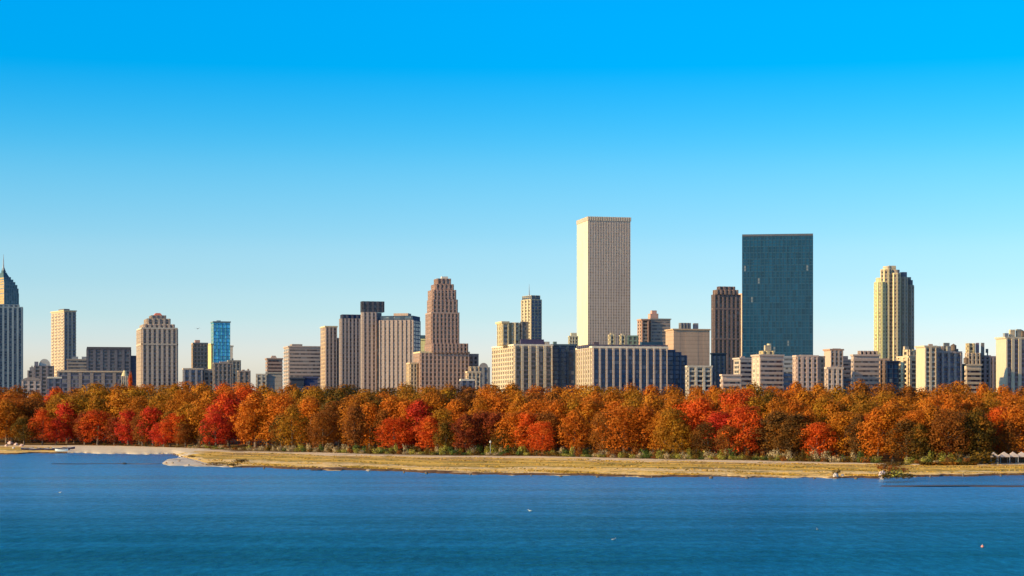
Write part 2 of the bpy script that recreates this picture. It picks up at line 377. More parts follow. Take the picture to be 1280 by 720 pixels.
def face_dress(wall, parts, org, d, nrm, L, z0, z1, style):
    """piers, spandrels and window parts on one face; org,d,nrm are 2-D local vectors"""
    if not style: return
    kind, pitch = style['k'], style.get('p', 4.2)
    pr = style.get('pr', .5); pw = style.get('pw', .38)
    def bx(mb, a0, a1, q0, q1, zz0, zz1):
        xs = [org[0]+d[0]*a0+nrm[0]*q0, org[0]+d[0]*a1+nrm[0]*q1]; ys = [org[1]+d[1]*a0+nrm[1]*q0, org[1]+d[1]*a1+nrm[1]*q1]
        mb.box(min(xs), max(xs), min(ys), max(ys), zz0, zz1)
    wm = style['w']
    if kind in ('ribs', 'grid'):
        n = max(1, round(L/pitch)); p = L/n; wd = p*pw
        for i in range(n+1):
            a = i*p
            bx(wall, max(0, a-wd/2), min(L, a+wd/2), 0, pr, z0, z1)
        every = style.get('every', 0)
        for i in range(n):
            mb = MB(); bx(mb, i*p+wd/2, (i+1)*p-wd/2, 0, .06, z0+.3, z1-.8)
            parts.append(('window_column', mb, wm))
        if kind == 'grid':
            z = math.ceil(z0/FLOOR)*FLOOR
            while z < z1-1:
                bx(wall, 0, L, 0, pr*.7, z-.05, min(z1, z+FLOOR*.36)); z += FLOOR
        else:
            z = z0+style.get('belt', 0)
            if style.get('belt'):
                while z < z1-2: bx(wall, 0, L, 0, pr+.12, z, z+1.1); z += style['belt']
    elif kind == 'bands':
        z = math.ceil(z0/FLOOR)*FLOOR+FLOOR*.36
        while z < z1-2.2:
            mb = MB(); bx(mb, .8, L-.8, 0, .06, z, z+FLOOR*.5); parts.append(('window_band', mb, wm))
            bx(wall, 0, L, 0, pr, z+FLOOR*.5+.01, z+FLOOR*.95); z += FLOOR
    elif kind == 'balc':                   # stacked balconies
        z = math.ceil(z0/FLOOR)*FLOOR
        n = max(1, int(L/9))
        for i in range(n):
            mb = MB(); bx(mb, (i+.15)*L/n, (i+.85)*L/n, 0, .06, z0+.3, z1-.8); parts.append(('window_column', mb, wm))
        while z < z1-3:
            for i in range(n): bx(wall, (i+.1)*L/n, (i+.9)*L/n, 0, .6, z, z+1.3)
            z += FLOOR
    elif kind == 'curtain':                # glass wall with thin mullions; the glass itself is one sheet per storey group
        n = max(1, round(L/pitch)); p = L/n
        for i in range(n+1):
            a = i*p; bx(wall, max(0, a-.2), min(L, a+.2), 0, .32, z0, z1)
        z = math.ceil(z0/FLOOR)*FLOOR
        while z < z1-1: bx(wall, 0, L, 0, .22, z, z+.45); z += FLOOR
        for i in range(n):
            mb = MB(); bx(mb, i*p+.2, (i+1)*p-.2, 0, .07, z0+.3, z1-.5); parts.append(('window_column', mb, wm))

ZB = 6.0
BUILT = []
def tower(name, label, D, tiers, th=None, cat=None, group=None):
    """tiers: dicts xl,xc,xr,yt,(yb) in picture pixels at distance D, col, f/l styles, n part name"""
    t0 = tiers[0]
    if th is None: th = -math.atan(((t0['x'][1]+t0['x'][2])/2-640)/F)*180/math.pi
    th = R(th)
    cx0, W0, S0 = solve(*t0['x'], D, th, t0.get('d'))
    root = empty(name, (cx0, D, ZB), th)
    tag(root, label, cat or 'building', group)
    ca, sa = math.cos(th), math.sin(th)
    def loc(px, py): dx, dy = px-cx0, py-D; return dx*ca+dy*sa, -dx*sa+dy*ca
    ctr = t0.get('cy', S0/2)
    for t in tiers:
        Yc = D
        if t is not t0:
            for _ in range(12):
                cx, W, S = solve(*t['x'], Yc, th, t.get('d'))
                ly = loc(cx, Yc)[1]
                tgt = t['at'] if 'at' in t else ctr-S/2
                Yc += (tgt-ly)*.7
        cx, W, S = solve(*t['x'], Yc, th, t.get('d'))
        lx, ly = loc(cx, Yc)
        z1 = Z(t['yt'], Yc)-ZB; z0 = Z(t['yb'], Yc)-ZB if 'yb' in t else 0.0
        wall = MB(); parts = []
        sh = t.get('shape', 'box'); col = t['c']
        if sh == 'box': wall.box(lx, lx+W, ly, ly+S, z0, z1)
        elif sh == 'pyr': wall.frustum(lx, lx+W, ly, ly+S, z0, z1, t.get('k', .04))
        elif sh == 'cyl': wall.cyl(lx+W/2, ly+W/2, W/2, z0, z1, 18, t.get('k', 1.0))
        elif sh == 'vault':
            pts = [(math.cos(math.pi*i/12), math.sin(math.pi*i/12)) for i in range(13)]
            b = len(wall.v); cxm = lx+W/2
            for yy in (ly, ly+S): wall.v += [(cxm+W/2*p, yy, z0+(z1-z0)*q) for p, q in pts]
            wall.f += [tuple(b+i for i in reversed(range(13))), tuple(b+13+i for i in range(13))]
            wall.f += [(b+i, b+i+1, b+13+i+1, b+13+i) for i in range(12)]+[(b+12, b, b+13, b+25)]
        if sh == 'box':
            face_dress(wall, parts, (lx, ly), (1, 0), (0, -1), W, z0, z1, t.get('f'))
            face_dress(wall, parts, (lx, ly), (0, 1), (-1, 0), S, z0, z1, t.get('l', t.get('f')))
            face_dress(wall, parts, (lx+W, ly), (0, 1), (1, 0), S, z0, z1, t.get('r', t.get('l', t.get('f'))))
        if sh == 'cyl' and t.get('f'):
            r = W/2; n = t.get('nb', 10)
            for i in range(n*2):
                a = math.pi*i/n; c_, s_ = math.cos(a), math.sin(a)
                if s_ > .5: continue
                mb = MB() if i % 2 else wall
                hw = r*math.pi/n/2*(.85 if i % 2 else .7); q = .25 if i % 2 else .55
                pts = []
                for u, v in ((-hw, -.5), (hw, -.5), (hw, q), (-hw, q)):
                    rad = r+v; pts.append((lx+r+rad*c_-u*s_, ly+r+rad*s_+u*c_))
                mb.prism(pts, z0+.2, z1-.4)
                if i % 2: parts.append(('window_column', mb, t['f']['w']))
        mat = col if not isinstance(col, tuple) else wall_mat(col, t.get('lines', True))
        wo = wall.build(t.get('n', 'wall'), mat, root)
        if t.get('lab'): wo['label'] = t['lab']
        for nm, mb, mm in parts[:200]: mb.build(nm, mm, root)
        if t.get('cap', sh == 'box' and z1-z0 > 12):
            p = MB(); e_ = .7; h_ = t.get('ch', 1.1)
            x0_, x1_, y0_, y1_ = lx-e_, lx+W+e_, ly-e_, ly+S+e_
            p.box(x0_, x1_, y0_, y0_+.6, z1, z1+h_); p.box(x0_, x1_, y1_-.6, y1_, z1, z1+h_)
            p.box(x0_, x0_+.6, y0_+.6, y1_-.6, z1, z1+h_); p.box(x1_-.6, x1_, y0_+.6, y1_-.6, z1, z1+h_)
            pc = t.get('cc', col); p.build('parapet', pc if not isinstance(pc, tuple) else wall_mat(pc, False), root)
            jag = cat == 'apartment block' and cx0 > 250 and W > 8
            if (W > 12 and t.get('clut', True) and S > 8) or jag:      # rooftop plant
                rr = random.Random(int(W*100)); 
                for k in range(rr.choice((3, 4, 5)) if jag else rr.choice((1, 2, 2, 3))):
                    a = lx+rr.uniform(.05, .78)*W; bw = rr.uniform(2.5, 5.5); bh = rr.uniform(1.8, 4.0); by = ly+S*rr.uniform(.3, .6)
                    q = MB()
                    if jag and rr.random() < .25:
                        q.cyl(a, by, .12, z1, z1+rr.uniform(4, 7), 6, .4); q.build('mast', M_antenna, root)
                    elif rr.random() < .35:
                        q.cyl(a, by, 1.9, z1+1.6, z1+4.8, 12); q.cyl(a, by, 2.1, z1+4.8, z1+6.1, 12, .05)
                        for ax, ay in ((-1.2, -1.2), (1.2, -1.2), (1.2, 1.2), (-1.2, 1.2)): q.box(a+ax-.12, a+ax+.12, by+ay-.12, by+ay+.12, z1, z1+1.6)
                        q.build('water_tank', M_tank, root)
                    else:
                        q.box(a, a+bw, by, by+bw*.8, z1, z1+bh); q.box(a-.15, a+bw+.15, by-.15, by+bw*.8+.15, z1+bh, z1+bh+.25)
                        q.build('roof_plant', M_plant, root)
    BUILT.append((t0['x'], name)); return root
M_tank = flat_mat('tank_wood', (.16, .11, .08)); M_plant = flat_mat('plant_metal', (.30, .29, .28), .6, .2)
M_antenna = flat_mat('antenna_metal', (.30, .32, .35), .5, .1)

def T(x, yt, c, **k): return dict(x=x, yt=yt, c=c, **k)
def S_(k, p, w, **q): return dict(k=k, p=p, w=w, **q)
w_dark = win_mat((.10,.085,.08), (.28, .23, .20)); w_mauve = win_mat((.15,.12,.115), (.32, .26, .24), .45)
w_blue = win_mat(G_BLUE, (.03, .05, .08), .25, .08); w_brown = win_mat((.12,.08,.07), (.26, .18, .15))
w_cream = win_mat((.10, .09, .08), (.40, .34, .25), .5); w_navy = win_mat(G_NAVY, (.03, .055, .10), .3, .05)
w_teal = win_mat((.004,.050,.105), (.008, .070, .135), .16, 0.006, .22, 6.2, .7); w_cyan = win_mat((.10,.58,.82), (.06, .45, .68), .25, .04, .15)
w_slate = win_mat((.07, .075, .10), (.18, .18, .21), .4); w_tan = win_mat((.06, .045, .04), (.34, .25, .18), .5)

# --- left part of the skyline
r = tower('skyscraper', 'grey blue skyscraper with stepped crown and spire cut by the left edge', 2300, [
    T((-26,-26,28), 384, (.27,.35,.42), f=S_('ribs', 5.5, win_mat((.03,.07,.12),(.08,.13,.18),.3), pw=.42, pr=.9), d=46, clut=False),
    T((-22,-22,24), 380, (.27,.35,.42), yb=384, n='upper_tier', f=S_('ribs', 6, w_slate), d=40, clut=False),
], cat='skyscraper')
w_cr = win_mat((.03,.12,.16),(.08,.16,.20),.3)
CRN = [(-14,5,23.5,366,380),(-13,5,23,360,366),(-11.5,5,21.5,355.5,360),(-9.5,5,19,352,355.5),(-7,4.8,16.5,349,352),(-4.5,4.6,13.5,346,349)]
crown = [T((a,b_,c), y1, (.17,.26,.31) if i < 4 else (.12,.21,.24), yb=y0, n='crown_tier', f=S_('ribs', 3.2, w_cr, pw=.35), l=S_('ribs', 4, win_mat((.62,.28,.05),(.66,.36,.10)), pw=.15, pr=.1), cap=False) for i, (a,b_,c,y1,y0) in enumerate(CRN)]  # orange glazing on the left faces paints in the low sun
crown += [T((-3,4.4,11.5), 340, (.07,.13,.15), yb=346, n='roof', shape='pyr', k=.5), T((1.2,4.2,7.6), 333, (.07,.13,.15), yb=340, n='roof', shape='pyr', k=.2)]
tmp = tower('skyscraper', 'x', 2320, crown, th=38)
for ch in list(tmp.children):
    ch.parent = None; bpy.context.view_layer.update()
    M_ = Matrix.Translation(tmp.location) @ Matrix.Rotation(tmp.rotation_euler.z, 4, 'Z')
    Mr = Matrix.Translation(r.location) @ Matrix.Rotation(r.rotation_euler.z, 4, 'Z')
    ch.data.transform(Mr.inverted() @ M_); ch.parent = r
bpy.data.objects.remove(tmp)
def spire(root, px, ytop, ybot, Y, rad=.7, name='spire'):
    mb = MB(); mb.cyl(0, 0, rad, Z(ybot, Y), Z(ytop, Y), 8, .15)
    M_ = Matrix.Translation(root.location) @ Matrix.Rotation(root.rotation_euler.z, 4, 'Z')
    o = mb.build(name, M_antenna); o.data.transform(M_.inverted() @ Matrix.Translation((X(px, Y), Y, 0))); o.parent = root; return o
spire(r, 4.3, 318, 338, 2342, 1.1)

tower('apartment_tower', 'slim slab tower with orange lit balcony side and blue grey front', 1900, [
    T((64,80,95), 389, (.55,.45,.36), f=S_('ribs', 4, w_slate, pr=.25), l=S_('balc', 4, win_mat((.3,.2,.12),(.55,.38,.2),.5)), cc=CREAM, clut=False),  # balcony side glazing coloured orange to carry the sunlight
    T((73,80,87), 386, (.2,.18,.17), yb=389, n='roof_plant', cap=False)], th=33, cat='apartment block')
tower('office_block', 'dark grey flat topped block with a dark cornice behind the long low slate building', 1750, [
    T((109,109,163), 437, (.15,.145,.17), f=S_('grid', 7, w_slate, pr=.8), d=30, clut=False),
    T((108.5,108.5,164), 433.5, (.09,.085,.10), yb=437, n='cornice', d=31, cap=False, at=-1),
    T((163.3,163.3,173), 446, (.13,.13,.17), n='side_wing', d=20, at=4)], cat='office block')
tower('office_block', 'beige grey mid height block between the slim slab tower and the dark block', 1820, [
    T((84,84,110), 450, (.36,.31,.28), f=S_('bands', 4, w_slate), d=25)], cat='office block')
tower('long_building', 'long low slate blue building behind the trees at the left', 1500, [
    T((72,72,157), 465, (.27,.25,.27), f=S_('ribs', 9, win_mat((.05,.06,.10),(.14,.14,.20),.3), pr=.3, pw=.3), d=26, cc=(.5,.43,.36), clut=False),
    T((76,76,96), 462.5, (.33,.28,.26), yb=465, n='roof_plant', d=12, cap=False)])
tower('town_house', 'small pale pink house with low gable right of the spired skyscraper', 1380, [
    T((28,28,51), 476, (.56,.46,.43), d=14, cap=False, f=S_('grid', 5, w_dark)),
    T((27,27,52), 471.5, (.35,.30,.29), yb=476, n='roof', shape='vault', d=15, at=-.5)], cat='house')
tower('small_tower', 'small grey stepped building just right of the spired skyscraper', 1600, [
    T((35,35,47), 463, (.30,.28,.30), d=14, f=S_('grid', 4, w_dark), cap=False),
    T((37,37,43), 459, (.26,.25,.27), yb=463, n='upper_tier', d=8, cap=False),
    T((38.5,38.5,41.5), 456.5, (.24,.23,.25), yb=459, n='roof', shape='pyr', d=5)])
tower('hall', 'slate grey hall with a pale arched roof left of the slim slab tower', 1560, [
    T((43,43,67), 457, (.24,.22,.25), d=22, f=S_('grid', 5, w_dark), cap=False),
    T((48.5,48.5,63), 448.5, (.50,.50,.50), yb=457, n='roof', shape='vault', d=20),
    T((43,43,48), 452, (.22,.21,.24), yb=457, n='turret', d=6, cap=False, at=0)], cat='hall')
tower('low_building', 'low dark building with white trim in front of the long slate building', 1300, [
    T((60,60,76), 473, (.17,.17,.21), d=12, f=S_('grid', 4.5, w_slate), cc=WHITE, clut=False)])
tower('pavilion', 'small cream domed building beside the lone orange tree left of the stepped tower', 1250, [
    T((152,152,160), 470, (.66,.55,.42), d=4, cap=False, f=S_('ribs', 1.6, w_cream, pr=.15)),
    T((151.5,151.5,160.5), 463, (.60,.52,.34), yb=470, n='dome', shape='cyl', k=.35, at=0)], cat='pavilion')
bs = S_('ribs', 3.5, w_mauve, pw=.5, pr=1.0, belt=33)
tower('stepped_tower', 'broad beige ribbed tower with stepped crown and red roof top', 1450, [
    T((172,178,221), 411, (.56,.46,.39), f=bs, cc=STONE, clut=False),
    T((176,181,217), 405, (.56,.46,.39), yb=411, n='upper_tier', f=bs, clut=False),
    T((181,185,212), 398, (.50,.42,.36), yb=405, n='crown_tier', f=S_('ribs', 4, w_dark, pr=.8), clut=False),
    T((187,190,207), 394, (.32,.28,.26), yb=398, n='crown_tier', cap=False, f=S_('ribs', 3, w_dark)),
    T((191,193,203), 391, (.55,.18,.14), yb=394, n='roof', shape='pyr', k=.55)], th=17, cat='apartment block')
tower('brick_tower', 'narrow dark brown tower with pink rooftop box left of the blue glass tower', 1500, [
    T((240,242,259), 430, (.50,.40,.33), f=S_('grid', 3.0, w_dark, pr=.6), clut=False),
    T((243,244,250), 425, (.52,.36,.33), yb=430, n='penthouse', cap=False)], th=14)
tower('flat_block', 'plain pale yellow slab directly left of the blue glass tower', 1650, [
    T((258,264,266.5), 431, YEL, f=None, d=14, clut=False, lines=False)], th=40)
tower('low_block', 'low grey block with pale panels at the foot of the narrow brown tower', 1380, [
    T((229,230,253), 462, (.30,.30,.35), f=S_('ribs', 5, w_slate), cc=BEIGE)], th=14)
tower('glass_tower', 'bright cyan blue glass tower with one yellow lit edge', 1700, [
    T((264,267,287.5), 403, (.08,.38,.56), f=S_('curtain', 4, w_cyan), l=S_('ribs', 4, win_mat((.6,.5,.3),(.5,.42,.26)), pr=.2), cc=(.2,.3,.36), clut=False),  # yellow panes on the left edge put sunlight into the colour
    T((270,271,276), 400.5, (.2,.25,.28), yb=403, n='roof_plant', cap=False)], th=17, cat='skyscraper')
tower('slab_tower', 'pale slab just showing behind the right edge of the blue glass tower', 1900, [T((286,286,291), 433, (.55,.52,.5), d=14, clut=False)], th=8)
gx = S_('grid', 3.2, w_dark, pr=.7)
tower('low_block', 'tan low block between the brown tower and the foot of the glass tower', 1390, [
    T((254,255,268), 463, (.48,.38,.31), f=gx)], th=14)
tower('low_block', 'dark grey jagged block directly below the blue glass tower', 1350, [
    T((267,268,289), 455, (.27,.24,.24), f=gx), T((274,275,284), 452, (.42,.33,.32), yb=455, n='penthouse', cap=False)], th=14)
tower('low_block', 'grey green block with a roof tank right below the blue glass tower', 1420, [
    T((285,286,300), 452, (.28,.27,.26), f=gx, clut=False), T((288,288.5,292), 448, (.2,.2,.2), yb=452, n='water_tank', shape='cyl')], th=14)
tower('low_block', 'lowest brown grey block right of the blue glass tower, next to open sky', 1380, [
    T((298,299,312), 465, (.33,.28,.27), f=gx, clut=False), T((302,303,306), 462, (.3,.24,.22), yb=465, n='roof_plant', cap=False), T((309,309.3,311.5), 461, (.4,.34,.32), yb=465, n='roof_plant', cap=False)], th=14)

# --- middle left
tower('brown_block', 'small tan brown block with a low gabled top, alone against the sky', 1700, [
    T((332,334,353), 449, (.42,.30,.26), f=S_('bands', 4, w_brown, pr=.2), clut=False),
    T((337,338,347), 444.5, (.40,.30,.27), yb=449, n='roof', shape='pyr', k=.5)], th=14)
tower('low_block', 'low pale grey building at the foot of the small tan brown block', 1400, [
    T((321,321,333), 469, (.44,.43,.42), d=10, f=gx, clut=False), T((333,333,352), 467, (.30,.29,.29), n='side_wing', d=10, at=1, clut=False)])
tower('broad_block', 'broad mauve grey block with horizontal bands and bright left edge', 1600, [
    T((355,361,403), 434, (.48,.40,.38), f=S_('bands', 4, w_mauve, pr=.25), l=S_('balc', 4, w_cream), clut=False),
    T((362,365,378), 430, (.36,.32,.31), yb=434, n='penthouse', cap=False)], th=15, cat='apartment block')
tower('low_block', 'low dark navy building with green roof below the broad mauve grey block', 1150, [
    T((363,363,380), 474, (.035,.045,.07), d=10, f=S_('bands', 4, w_navy), clut=False),
    T((380,380,397), 473, (.05,.06,.13), n='side_wing', d=10, at=1, clut=False)])
rb = S_('ribs', 2.9, w_mauve, pw=.5, pr=.8)
tower('slim_tower', 'slim mauve tower with orange left face left of the dark capped towers', 1560, [
    T((401,407,421), 409, (.48,.39,.37), f=rb, l=S_('ribs', 5, win_mat((.4,.25,.1),(.6,.42,.2)), pr=.3), cc=CREAM, clut=False),  # left glazing tinted orange as if sunlit
    T((418,419,428), 424, (.46,.38,.36), n='side_wing', f=rb, at=2, clut=False)], th=16, cat='apartment block')
tower('twin_tower', 'mauve ribbed tower with a dark cap, left of the taller dark capped one', 1540, [
    T((425,427,454), 398, (.38,.33,.34), f=rb, clut=False, cap=False),
    T((426,428,453), 393, (.10,.10,.14), yb=398, n='cap', f=S_('ribs', 4, w_navy, pr=.5), clut=False, cap=False)], th=13, cat='skyscraper')
tower('twin_tower', 'taller mauve tower with dark boxy crown and a blue glass strip on its right', 1500, [
    T((452,454,470), 390, (.43,.37,.37), f=rb, clut=False, cap=False),
    T((452,453.5,479), 376.5, (.09,.09,.11), yb=390, n='crown', f=S_('grid', 4.5, w_slate, pr=1.0), cap=False, at=1),
    T((469,470,476.5), 391, (.06,.13,.20), n='glass_strip', f=S_('curtain', 3, w_blue), clut=False, cap=False, at=1.5)], th=13, cat='skyscraper')
tower('ribbed_block', 'broad pinkish mauve ribbed block with blue roof band, left of the brown stepped tower', 1480, [
    T((474,517,525.5), 400, (.38,.32,.33), l=S_('ribs', 3.4, w_mauve, pw=.55, pr=.7), f=S_('ribs', 5, w_navy, pr=.2), clut=False, cap=False),  # navy glazing darkens the right face, its shade is in the colour
    T((476,516,525), 394.5, (.05,.08,.13), yb=400, n='roof_band', l=S_('ribs', 8, win_mat((.05,.10,.16),(.06,.08,.12)), pr=.2), clut=False, cap=False),
    T((492,510,514), 391.5, (.45,.34,.30), yb=396, n='penthouse', cap=False)], th=78, cat='skyscraper')
tower('thin_block', 'thin yellow green block glimpsed between the ribbed block and brown tower', 1750, [
    T((524,524,534), 425, (.62,.60,.32), d=14, clut=False, f=None), T((523,523,534), 419, (.05,.10,.14), yb=425, n='cap', d=12, cap=False)])
gb = S_('grid', 2.9, w_brown, pw=.45, pr=.8)
tower('stepped_tower', 'tall brown brick tower with many setbacks rising from a broad base', 1400, [
    T((518,526,586), 441, (.47,.34,.30), f=gb, cc=CREAM, clut=False),
    T((509,513,521), 455, (.60,.48,.34), n='side_wing', f=gb, at=4, clut=False),
    T((583,586,597), 444, (.43,.32,.28), n='side_wing', f=gb, at=6, clut=False),
    T((532,541,584), 429, (.42,.30,.27), yb=441, n='setback_tier', f=gb, clut=False),
    T((533,540,573), 392, (.42,.30,.27), yb=429, n='shaft', f=gb, clut=False, cc=(.4,.3,.28)),
    T((535,541,571), 374, (.42,.30,.27), yb=392, n='shaft', f=gb, clut=False),
    T((536,542,569), 362, (.42,.30,.27), yb=374, n='shaft', f=gb, clut=False),
    T((540,545,566), 355, (.40,.28,.25), yb=362, n='crown_tier', f=gb, clut=False),
    T((543,547,563), 348, (.38,.27,.24), yb=355, n='crown_tier', f=S_('ribs', 3, w_brown), clut=False),
    T((551,552,560), 345.5, (.7,.66,.62), yb=348, n='roof_plant', cap=False)], th=14, cat='skyscraper')
tower('round_block', 'dark grey block with rounded top right of the brown stepped tower', 1300, [
    T((598,598,611), 459, (.20,.19,.20), d=8, f=S_('ribs', 4, w_slate, pr=.7), cap=False),
    T((599,599,610), 453.5, (.22,.20,.21), yb=459, n='roof', shape='vault', d=8)])
tower('low_block', 'low cream terraced building at the right foot of the brown stepped tower', 1260, [
    T((583,585,600), 466, (.62,.50,.38), f=gx, clut=False), T((587,588,599), 458, (.58,.46,.34), yb=466, n='upper_tier', f=gx, clut=False)], th=14)
tower('low_block', 'small dark building with white roof in front of the cream terraced building', 1180, [
    T((576,577,592), 476, (.17,.17,.22), f=gx, cc=WHITE, clut=False)], th=14)

# --- centre
gc = S_('grid', 5, w_cream, pw=.5, pr=.6)
tower('grid_block', 'cream gridded block with dark window bays topped by two cream turrets', 1330, [
    T((616,643,690), 432, (.60,.52,.42), f=S_('ribs', 5.6, w_dark, pw=.33, pr=1.3), l=S_('grid', 4.6, win_mat((.09,.07,.06),(.5,.42,.3)), pr=.7), cc=WHITE, clut=False),
    T((622,628,636), 404, (.66,.56,.36), yb=432, n='turret', f=S_('ribs', 4.5, w_cream, pr=.5), at=14, clut=False, cap=False),
    T((619,627,637), 401.5, (.66,.56,.38), yb=404, n='turret_cap', at=13.3, cap=False),
    T((638,639,651), 403, (.66,.57,.40), yb=432, n='turret', shape='cyl', f=S_('ribs', 4, w_cream), nb=7, at=14),
    T((651,652,659), 402, (.22,.19,.17), yb=432, n='turret', f=S_('grid', 3, w_dark), at=14, cap=False),
    T((650,651,680), 424, (.09,.07,.13), yb=432, n='roof_plant', at=8, cap=False),
    T((680,681,687), 427, (.5,.47,.42), yb=432, n='roof_plant', at=8, cap=False)], th=16, cat='apartment block')
r = tower('slender_tower', 'slender tower with cream left side, navy glass right side and antenna', 1900, [
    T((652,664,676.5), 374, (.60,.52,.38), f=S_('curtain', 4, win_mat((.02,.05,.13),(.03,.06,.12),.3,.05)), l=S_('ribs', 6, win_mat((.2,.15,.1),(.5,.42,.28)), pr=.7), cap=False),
    T((653,664,675), 369, (.50,.44,.34), yb=374, n='crown_tier', f=S_('curtain', 4, w_navy), cap=False)], th=28, cat='skyscraper')
spire(r, 661.5, 355, 370, 1912, .55, 'antenna')
tower('glass_block', 'dark navy glass block between the cream gridded block and the tall white tower', 1340, [
    T((689,690.5,719), 432, (.035,.06,.10), f=S_('ribs', 5, w_navy, pr=.8, pw=.3), cc=(.06,.1,.14), clut=False),
    T((691,692,696), 427, (.12,.18,.18), yb=432, n='roof_plant', cap=False)], th=10, cat='office block')
tower('small_tower', 'small pale green grey block peeking out left of the tall white tower', 1900, [
    T((711,712,722), 421, (.55,.53,.42), f=gx, clut=False), T((713,714,721), 416, (.55,.53,.42), yb=421, n='penthouse', cap=False)], th=10)
tower('white_tower', 'tallest plain white stone tower with bright left side and fine ribbed front', 2100, [
    T((721.3,735,788), 275.5, (.60,.52,.47), f=S_('ribs', 1.9, win_mat((.22,.18,.17),(.33,.27,.25),.5,.1), pw=.42, pr=.22), l=S_('ribs', 26, wall_mat((.78,.70,.50), False), pw=.02, pr=.1), clut=False, cap=False, lines=False),  # pale yellow left panels paint sunlight, darker front panes paint shade
    T((721,735,788.4), 270.5, (.62,.54,.46), yb=275.5, n='crown', f=S_('ribs', 2.6, win_mat((.3,.26,.24),(.4,.35,.3)), pw=.6, pr=.5), clut=False, cap=False, at=-.3, lines=False)], th=13, cat='skyscraper')
tower('curved_block', 'wide block with cream piers and deep blue window bays below the tall white tower', 1300, [
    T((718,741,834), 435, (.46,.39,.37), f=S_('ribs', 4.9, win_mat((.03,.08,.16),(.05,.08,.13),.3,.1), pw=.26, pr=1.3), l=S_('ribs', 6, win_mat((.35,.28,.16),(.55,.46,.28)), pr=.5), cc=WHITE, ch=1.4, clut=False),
    T((722,736,834), 430.5, (.12,.10,.13), yb=434.6, n='roof_storey', at=7, f=S_('ribs', 5, w_navy, pr=.4), cap=False),
    T((800,802,829), 427.5, (.03,.08,.13), yb=431, n='roof_plant', at=9, cap=False),
    T((741,742,749), 427.5, (.16,.11,.12), yb=431, n='roof_plant', at=9, cap=False),
    T((834,834,843), 437, (.05,.10,.17), n='side_wing', f=S_('ribs', 4, w_blue, pr=.8, pw=.25), at=3, clut=False, d=24, cap=False),
    T((842.5,842.5,850.5), 440, (.08,.12,.18), n='side_wing', f=S_('ribs', 4, w_blue, pr=.8, pw=.3), at=6, clut=False, d=20, cap=False),
    T((850,850,857.5), 444, (.10,.13,.18), n='side_wing', f=S_('ribs', 4, w_blue, pr=.8, pw=.25), at=10, clut=False, d=16, cap=False)], th=13, cat='apartment block')
for xx, yy, ww, nm in ((764.5, 416, 7, 'cream narrow rooftop block seen against the foot of the tall white tower'), (778, 417, 7, 'second cream narrow block, nearer the right corner of the white tower')):
    tower('small_tower', nm, 1500, [T((xx-ww/2,xx-ww/2+1.5,xx+ww/2), yy+2, (.62,.55,.40), f=gx, clut=False, cap=False), T((xx-2,xx-1.4,xx+2), yy, (.6,.52,.4), yb=yy+2, n='penthouse', cap=False)], th=14)
tower('small_tower', 'small dark green block in front of the right foot of the white tower', 1520, [T((785,785,797), 421, (.14,.2,.18), d=14, f=gx, clut=False)])
tower('capped_building', 'pink and orange sided building with a small pink cap on its roof', 1750, [
    T((797,802,811), 400, (.55,.34,.26), f=S_('ribs', 5, w_tan, pr=.3), clut=False),
    T((808,813.5,838), 399.5, (.44,.35,.30), n='main_block', f=S_('bands', 4, win_mat((.2,.16,.15),(.4,.3,.26)), pr=.15), l=None, at=2, clut=False, cc=(.3,.28,.27)),
    T((810,813,823), 392, (.56,.36,.31), yb=400, n='penthouse', cap=False),
    T((813,815,821), 388, (.56,.34,.30), yb=392, n='roof_plant', cap=False)], th=14, cat='apartment block')
tower('blank_block', 'broad tan windowless block with two grey rooftop boxes', 1500, [
    T((832,842,887), 412.5, (.50,.36,.28), f=S_('ribs', 12, wall_mat((.46,.33,.26), True), pr=.12, pw=.7), l=None, cc=(.55,.38,.25), clut=False, lines=True),
    T((849,851,863), 403.5, (.26,.26,.28), yb=412, n='roof_plant', cap=False, f=S_('ribs', 2.6, w_slate)),
    T((866,867,873), 404, (.26,.26,.28), yb=412, n='roof_plant', cap=False)], th=14, cat='office block')
tower('arched_building', 'low cream arcaded building below the tan windowless block', 1230, [
    T((858,860,889.5), 459, (.55,.50,.44), f=S_('grid', 5, win_mat((.04,.04,.05),(.4,.36,.3),.3), pw=.3, pr=.8), clut=True)], th=12)
rbw = S_('ribs', 4.0, win_mat((.03,.025,.03),(.17,.12,.11)), pw=.42, pr=.8, belt=26)
tower('dark_tower', 'dark reddish brown tower with chamfered crown left of the glass slab', 1650, [
    T((890,893,925), 368, DKBR, f=rbw, clut=False, cap=False),
    T((892,896,922), 362, (.30,.20,.16), yb=368, n='upper_tier', f=rbw, clut=False),
    T((897,899,918), 358, (.24,.16,.15), yb=362, n='crown', f=rbw, clut=False, ch=.6)], th=13, cat='skyscraper')
tower('low_block', 'dark navy glass block at the foot of the dark brown tower', 1400, [
    T((889,890,907), 443, (.02,.04,.07), f=S_('ribs', 4, w_navy, pr=.3), clut=False)], th=10)
tower('slab_tower', 'very thin pale pink slab squeezed between the brown tower and glass slab', 1980, [
    T((924,927.5,931), 368, (.62,.45,.36), f=None, clut=False, d=10)], th=25)
tower('glass_slab', 'wide dark teal glass slab tower with flat top', 1900, [
    T((928,928,1016), 295.5, (.03,.095,.16), f=S_('curtain', 3.6, w_teal), d=32, clut=False, cap=False),
    T((927.7,927.7,1016.3), 293, (.10,.11,.14), yb=295.5, n='roof_edge', d=33, at=-.5, cap=False)], cat='skyscraper')

